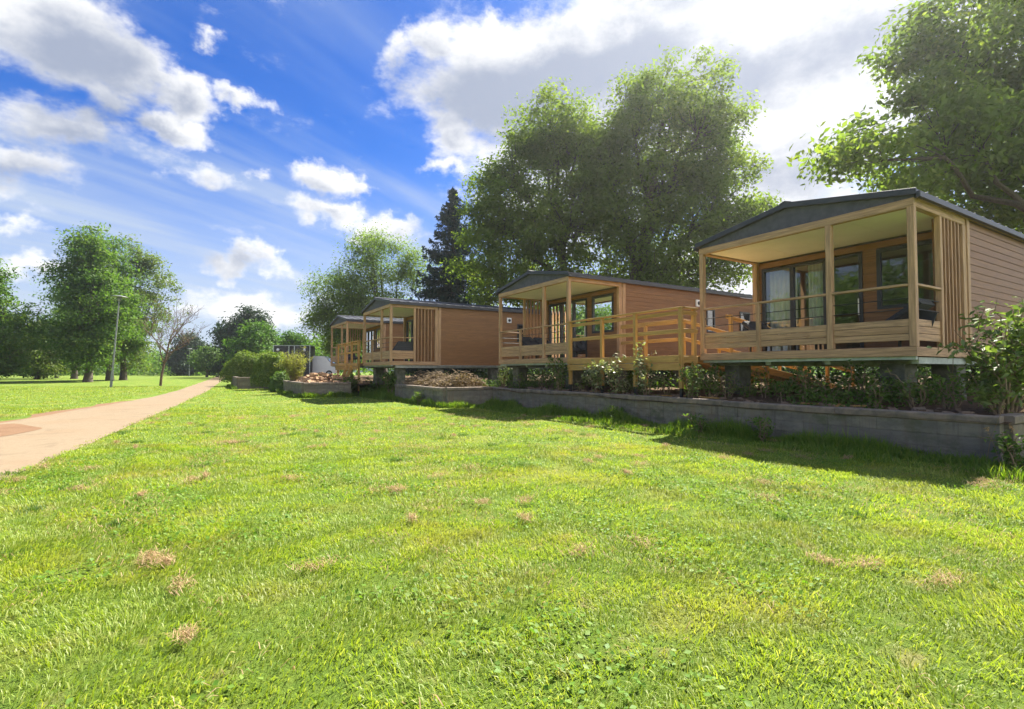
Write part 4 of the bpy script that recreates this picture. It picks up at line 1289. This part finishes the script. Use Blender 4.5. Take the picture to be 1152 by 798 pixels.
mb = MB(); tw = []
for k in range(1500):
    x = 7.3 + g.random() * 1.5; y = 16.1 + g.random() * 4.6
    hh = .62 * math.exp(-((x - 8.0) / .7) ** 2) * (.35 + .4 * math.sin(y * 1.4 + .5) ** 2 + .35 * math.sin(y * 4.1 + x * 3) ** 2)
    z = .62 + hh * g.random() ** .7
    a = g.uniform(0, 6.28); L = g.uniform(.12, .5)
    d = np.array([math.cos(a), math.sin(a), g.normal() * .35]) * L
    p = np.array([x, y, z])
    mb.tube([p - d / 2, p + g.normal(size=3) * .02, p + d / 2], [.010, .009, .005], 4, cap=False)
tag(mb.build('dry_branches', M['twig']), 'brown heap of dry branches and clippings on the raised bed by the third cabin', 'branch heap', kind='stuff')
n = 3000
C = np.stack([7.3 + g.random(n) * 1.5, 16.1 + g.random(n) * 4.7, np.zeros(n)], -1)
hh = .6 * np.exp(-((C[:, 0] - 8.0) / .7) ** 2) * (.35 + .4 * np.sin(C[:, 1] * 1.4 + .5) ** 2 + .25 * np.sin(C[:, 1] * 4.1 + C[:, 0] * 3) ** 2)
C[:, 2] = .6 + hh * g.random(n) ** .5
o = leaves('dry_leaves', C, g.normal(size=C.shape) + np.array([0, 0, .8]), .055 * g.uniform(.6, 1.3, n), M['litter'], None, .45)
tag(o, 'withered pale leaves lying through the branch heap on the raised bed', 'dry leaves', kind='stuff')

mb = MB()
for k in range(380):
    x = 9.12 + abs(g.normal()) * 1.0; y = g.uniform(2.5, 16)
    V, F = stone(np.array([x, y, BZ + .04 + g.random() * .04]), g.uniform(.02, .075), g); mb.add(V, F)
M['chips'] = principled('earthy stone chips', (.20, .14, .09), .95, .4, 3, bump=.5, col2=(.11, .075, .05))
tag(mb.build('rubble_chips', M['chips']), 'small stones and offcuts strewn over the soil behind the long wall', 'rubble', kind='stuff')
mb = MB()
for k in range(26):
    x = 9.3 + g.random() * 2.2; y = g.uniform(2.8, 15); a = g.uniform(0, 6.28); L = g.uniform(.3, .9)
    d = Vector((math.cos(a), math.sin(a), g.normal() * .06)) * L / 2; p = Vector((x, y, BZ + .08))
    mb.beam(p - d, p + d, .07, .025, .003)
tag(mb.build('wood_offcuts', M['pine_x']), 'scraps of sawn timber lying on the soil under the nearest cabins', 'timber scraps', kind='stuff')
# weeds on the bank; those under the cabins added to stand in for deep shade
n = 15000
C = np.stack([g.uniform(10.8, 15.5, n), g.uniform(2.8, 30, n), np.zeros(n)], -1)
m = wave(C[:, 0], C[:, 1], 1.6, 33) + .5 * wave(C[:, 0], C[:, 1], 5, 34)
C = C[m > .0]; n = len(C)
C[:, 2] = BZ + .02 + g.random(n) ** 1.3 * .5 * (1 + .4 * wave(C[:, 0], C[:, 1], 3, 35))
o = leaves('undergrowth', C, g.normal(size=C.shape) * .6 + np.array([0, 0, .9]), .06 * g.uniform(.5, 1.3, n), M['leaf_weed'], None, .5, .3)
tag(o, 'rank weeds beneath the raised cabins, added to darken the gap', 'undergrowth', kind='stuff')
n = 15000
C = np.stack([9.05 + np.abs(g.normal(size=n)) * 1.1, g.uniform(2.5, 21, n), np.zeros(n)], -1)
m = wave(C[:, 0], C[:, 1], 2.2, 30) + .5 * wave(C[:, 0], C[:, 1], 6, 31)
C = C[m > .35]; n = len(C)
C[:, 2] = BZ + .02 + g.random(n) ** 1.6 * .30
o = leaves('bank_weeds', C, g.normal(size=C.shape) * .6 + np.array([0, 0, .9]), .04 * g.uniform(.5, 1.3, n), M['leaf_weed'], None, .5, .3)
tag(o, 'low patchy weeds creeping over the soil bank below the cabins', 'weeds', kind='stuff')


# ------------------------------------------------------------------ grass
def blades(P, L, Wd, lean, mat, name, label, cat, rn=None, g=rng, flow=None):
    """bent tapering blades rooted at P"""
    n = len(P)
    a = g.uniform(0, 2 * np.pi, n)
    side = np.stack([np.cos(a), np.sin(a), np.zeros(n)], -1)
    b = g.uniform(0, 2 * np.pi, n) if flow is None else flow + g.normal(size=n) * .9
    fw = np.stack([np.cos(b), np.sin(b), np.zeros(n)], -1)
    L = L[:, None]; Wd = Wd[:, None]; le = lean[:, None]
    up = np.array([0, 0, 1.0])
    p1 = P + up * L * .55 * np.sqrt(np.maximum(.05, 1 - (le * .55) ** 2)) + fw * L * .55 * le * .55
    p2 = p1 + up * L * .5 * np.maximum(-.15, 1 - le * 1.05) + fw * L * .5 * np.minimum(1, le)
    V = np.stack([P - side * Wd * .5, P + side * Wd * .5, p1 - side * Wd * .42, p1 + side * Wd * .42, p2], 1).reshape(-1, 3)
    i = np.arange(n)[:, None] * 5
    F = [i + np.array([0, 1, 3, 2]), i + np.array([2, 3, 4])]
    r = g.random(n) if rn is None else rn
    o = np_mesh(name, V, F, mat, None, np.repeat(r, 5))
    return tag(o, label, cat, kind='stuff')


def lawn_points(n, d0, d1, g, margin=4.0):
    d = np.sqrt(g.uniform(d0 ** 2, d1 ** 2, n)) if d0 > 0 else d1 * np.sqrt(g.random(n))
    half = d * 1.03 + margin
    r = g.uniform(-1, 1, n) * half
    x = r * CY + d * SY; y = d * CY - r * SY
    ok = ~inside(BANK, x, y) & ~((x > edge_x(PL, y) - .1) & (x < edge_x(PR, y) - .05 + .05 * wave(x, y, 6, 91) + g.normal(size=n) * .03))
    ok &= ~((x < edge_x(PL, y)) & (x > edge_x(PL, y) - .45) & (y < 32))
    ok &= (x < 8.78) | (y < 2.25) | (y > 15.8)
    ok &= (x < 7.0) | (y < 15.8) | (y > 21)
    return x[ok], y[ok], d[ok]


g = np.random.default_rng(77)
PX, PYY, PL_, PW, PN, PRn, PF = [], [], [], [], [], [], []
for n, d0, d1, wd in ((310000, .8, 4.2, .0046), (240000, 4.2, 8.5, .0070), (150000, 8.5, 17, .013), (110000, 17, 40, .024)):
    x, y, d = lawn_points(n, d0, d1, g)
    # thin patches and tufts
    tuft = wave(x, y, 5.5, 50) * .5 + wave(x, y, 13, 51) * .35
    dry = wave(x, y, 1.7, 52) * .6 + wave(x, y, 5, 53) * .5
    keep = g.random(len(x)) < np.clip(.80 + .55 * tuft - .35 * np.clip(dry - .4, 0, 1), .12, 1)
    x, y, d, tuft, dry = x[keep], y[keep], d[keep], tuft[keep], dry[keep]
    k = len(x)
    PX.append(x); PYY.append(y)
    PL_.append(np.clip(.044 + .020 * tuft + g.normal(size=k) * .014, .016, .11) * (1 + .012 * d))
    PW.append(wd * g.uniform(.7, 1.3, k))
    PN.append(np.clip(g.normal(.95, .3, k), .2, 1.4)); PF.append(3 * wave(x, y, 2.2, 55) + 2.5 * wave(x, y, 6, 56))
    PRn.append(np.clip(g.random(k) * .8 + .12 + .12 * tuft, 0, 1))
x, y = np.concatenate(PX), np.concatenate(PYY)
blades(np.stack([x, y, np.zeros_like(x)], -1), np.concatenate(PL_), np.concatenate(PW), np.concatenate(PN), M['grass'], 'grass', 'short sunlit lawn grass in front of the cabins', 'grass', np.concatenate(PRn), g, np.concatenate(PF))

# clover and daisies leaves among the grass close by
x, y, d = lawn_points(60000, 1.4, 8, g)
m = wave(x, y, 2.6, 60) + .5 * wave(x, y, 7, 61) > .35
x, y = x[m], y[m]; k = len(x)
C = np.stack([x, y, .018 + g.random(k) * .03], -1)
o = leaves('clover', C, g.normal(size=(k, 3)) * .35 + np.array([0, 0, 1]), .013 * g.uniform(.7, 1.5, k), M['clover'], None, .75, .15)
tag(o, 'clover and broad weed leaves growing in patches through the near lawn', 'clover', kind='stuff')

tx, ty, td = lawn_points(40, 2.2, 12, g, 0)
m = 130
cx_ = np.repeat(tx, m) + g.normal(size=len(tx) * m) * np.repeat(g.uniform(.03, .09, len(tx)), m)
cy_ = np.repeat(ty, m) + g.normal(size=len(tx) * m) * np.repeat(g.uniform(.03, .08, len(tx)), m)
k = len(cx_)
blades(np.stack([cx_, cy_, np.zeros(k)], -1), g.uniform(.04, .09, k), g.uniform(.004, .007, k), np.clip(g.normal(.85, .3, k), .1, 1.2), M['leaf_weed'], 'coarse_tufts', 'darker coarse grass tufts dotted over the near lawn', 'grass tufts', None, g)

# dead straw in the lawn: loose strands and flat tufts
x, y, d = lawn_points(110000, 1.4, 14, g)
m_ = (.6 * wave(x, y, 1.9, 93) + .6 * wave(x, y, 6, 94) + .5 * g.random(len(x))) > .62
x, y = x[m_], y[m_]
P = np.stack([x, y, .02 + g.random(len(x)) * .035], -1)
tx, ty, td = lawn_points(170, 1.8, 14, g, 0)
m = 120
cx_ = np.repeat(tx, m) + g.normal(size=len(tx) * m) * np.repeat(g.uniform(.02, .13, len(tx)) ** 1.2, m)
cy_ = np.repeat(ty, m) + g.normal(size=len(tx) * m) * np.repeat(g.uniform(.02, .08, len(tx)), m)
P = np.concatenate([P[:34000], np.stack([cx_, cy_, .022 + g.random(len(cx_)) * .04], -1)])
k = len(P)
blades(P, g.uniform(.03, .08, k), g.uniform(.0025, .005, k), g.uniform(1.05, 1.5, k), M['straw'], 'dry_grass', 'pale dead straw lying in small tufts over the lawn', 'dry grass', None, g)

# tall uncut grass at the foot of the walls
def foot(x0, x1, y0, y1, n, h0, h1):
    return np.stack([g.uniform(x0, x1, n), g.uniform(y0, y1, n), np.zeros(n)], -1), g.uniform(h0, h1, n)
parts = [foot(8.35, 8.76, 2.0, 15.8, 20000, .12, .38), foot(7.7, 8.6, 1.5, 15.8, 16000, .07, .2), foot(8.5, 9.6, 1.6, 2.22, 2400, .12, .42), foot(6.7, 6.98, 15.6, 21.2, 4500, .12, .38),
         foot(7.0, 8.75, 15.4, 15.8, 1600, .12, .36), foot(6.4, 8.2, 21, 24.7, 6000, .15, .4), foot(3.55, 3.88, 24.6, 31, 2600, .1, .3), foot(3.9, 6.2, 24.4, 24.76, 2200, .1, .3), foot(1.7, 1.98, 38, 47, 1800, .1, .3), foot(5.9, 7, 25, 30, 2500, .1, .3)]
P = np.concatenate([a for a, b in parts]); L = np.concatenate([b for a, b in parts])
L *= np.clip(.8 + .5 * wave(P[:, 0], P[:, 1], 4, 70), .35, 1.4)
sl_ = (P[:, 0] > 6.7) & (P[:, 1] > 21) & (P[:, 1] < 24.9)
P[sl_, 2] = np.clip((P[sl_, 0] - 6.7) / 2.2, 0, 1) * .62
k = len(P)
blades(P, L, g.uniform(.006, .012, k) * (1 + P[:, 1] * .04), np.clip(g.normal(.55, .25, k), .05, 1.1), M['tall_grass'], 'tall_grass', 'long uncut grass along the foot of the retaining walls', 'tall grass', None, g)

# flowering stalks at the right end of the wall
mb = MB(); C = []
for k in range(16):
    x = g.uniform(8.3, 9.4); y = g.uniform(1.55, 2.2) if x > 8.7 else g.uniform(1.6, 3.4)
    h = g.uniform(.45, .85); a = g.uniform(0, 6.28)
    q = np.array([x + math.cos(a) * h * .25, y + math.sin(a) * h * .25, h])
    st = limb((x, y, 0), q, .06, 7, .02, g)
    mb.tube(st, list(np.linspace(.0035, .0015, 7)), 4, cap=False)
    t = g.random(26)[:, None]
    C.append(st[5] + (q - st[5]) * t * 1.1 + g.normal(size=(26, 3)) * .012)
o = mb.build('grass_stalks', M['straw']); tag(o, 'thin dry grass stalks standing at the right end of the long wall', 'grass stalks', kind='stuff')
C = np.concatenate(C)
o = leaves('seed_heads', C, g.normal(size=C.shape), .016, M['straw'], None, .35)
tag(o, 'pale grass seed heads nodding at the right end of the long wall', 'seed heads', kind='stuff')
for i, (xx, yy, hh, lb) in enumerate([(8.35, 5.3, .5, 'dark nettle clump at the foot of the wall below the nearest porch'), (8.3, 6.6, .42, 'leafy weed at the wall foot below the far end of the nearest porch'), (8.45, 2.1, .5, 'leafy weed clump at the right hand corner of the long wall'), (8.5, 9.2, .4, 'weed tuft at the wall foot in front of the walkway'), (6.75, 17.6, .5, 'weeds at the foot of the raised bed below the branch heap')]):
    shrub('weed_clump', lb, (xx, yy, 0), 8, hh, .2, 260, .04, M['leaf_weed'], 120 + i, 'weed clumps at the wall foot', cat='weed')


# ------------------------------------------------------------------ air: thin volume added to imitate lens glare from the sun
m, nt, out = new_mat('lens glare veil')
pv = nt.new('ShaderNodeVolumePrincipled', inp={'Color': (.95, .96, 1, 1), 'Density': .0006, 'Anisotropy': .78})
nt.t.links.new(pv.outputs[0], out.inputs['Volume'])
hz = MB().box(-1300, 1300, -1300, 1300, -3.2, 30).build('glare_haze', m)
tag(hz, kind='stuff')
cyc.volume_bounces = 0; cyc.volume_step_rate = 10
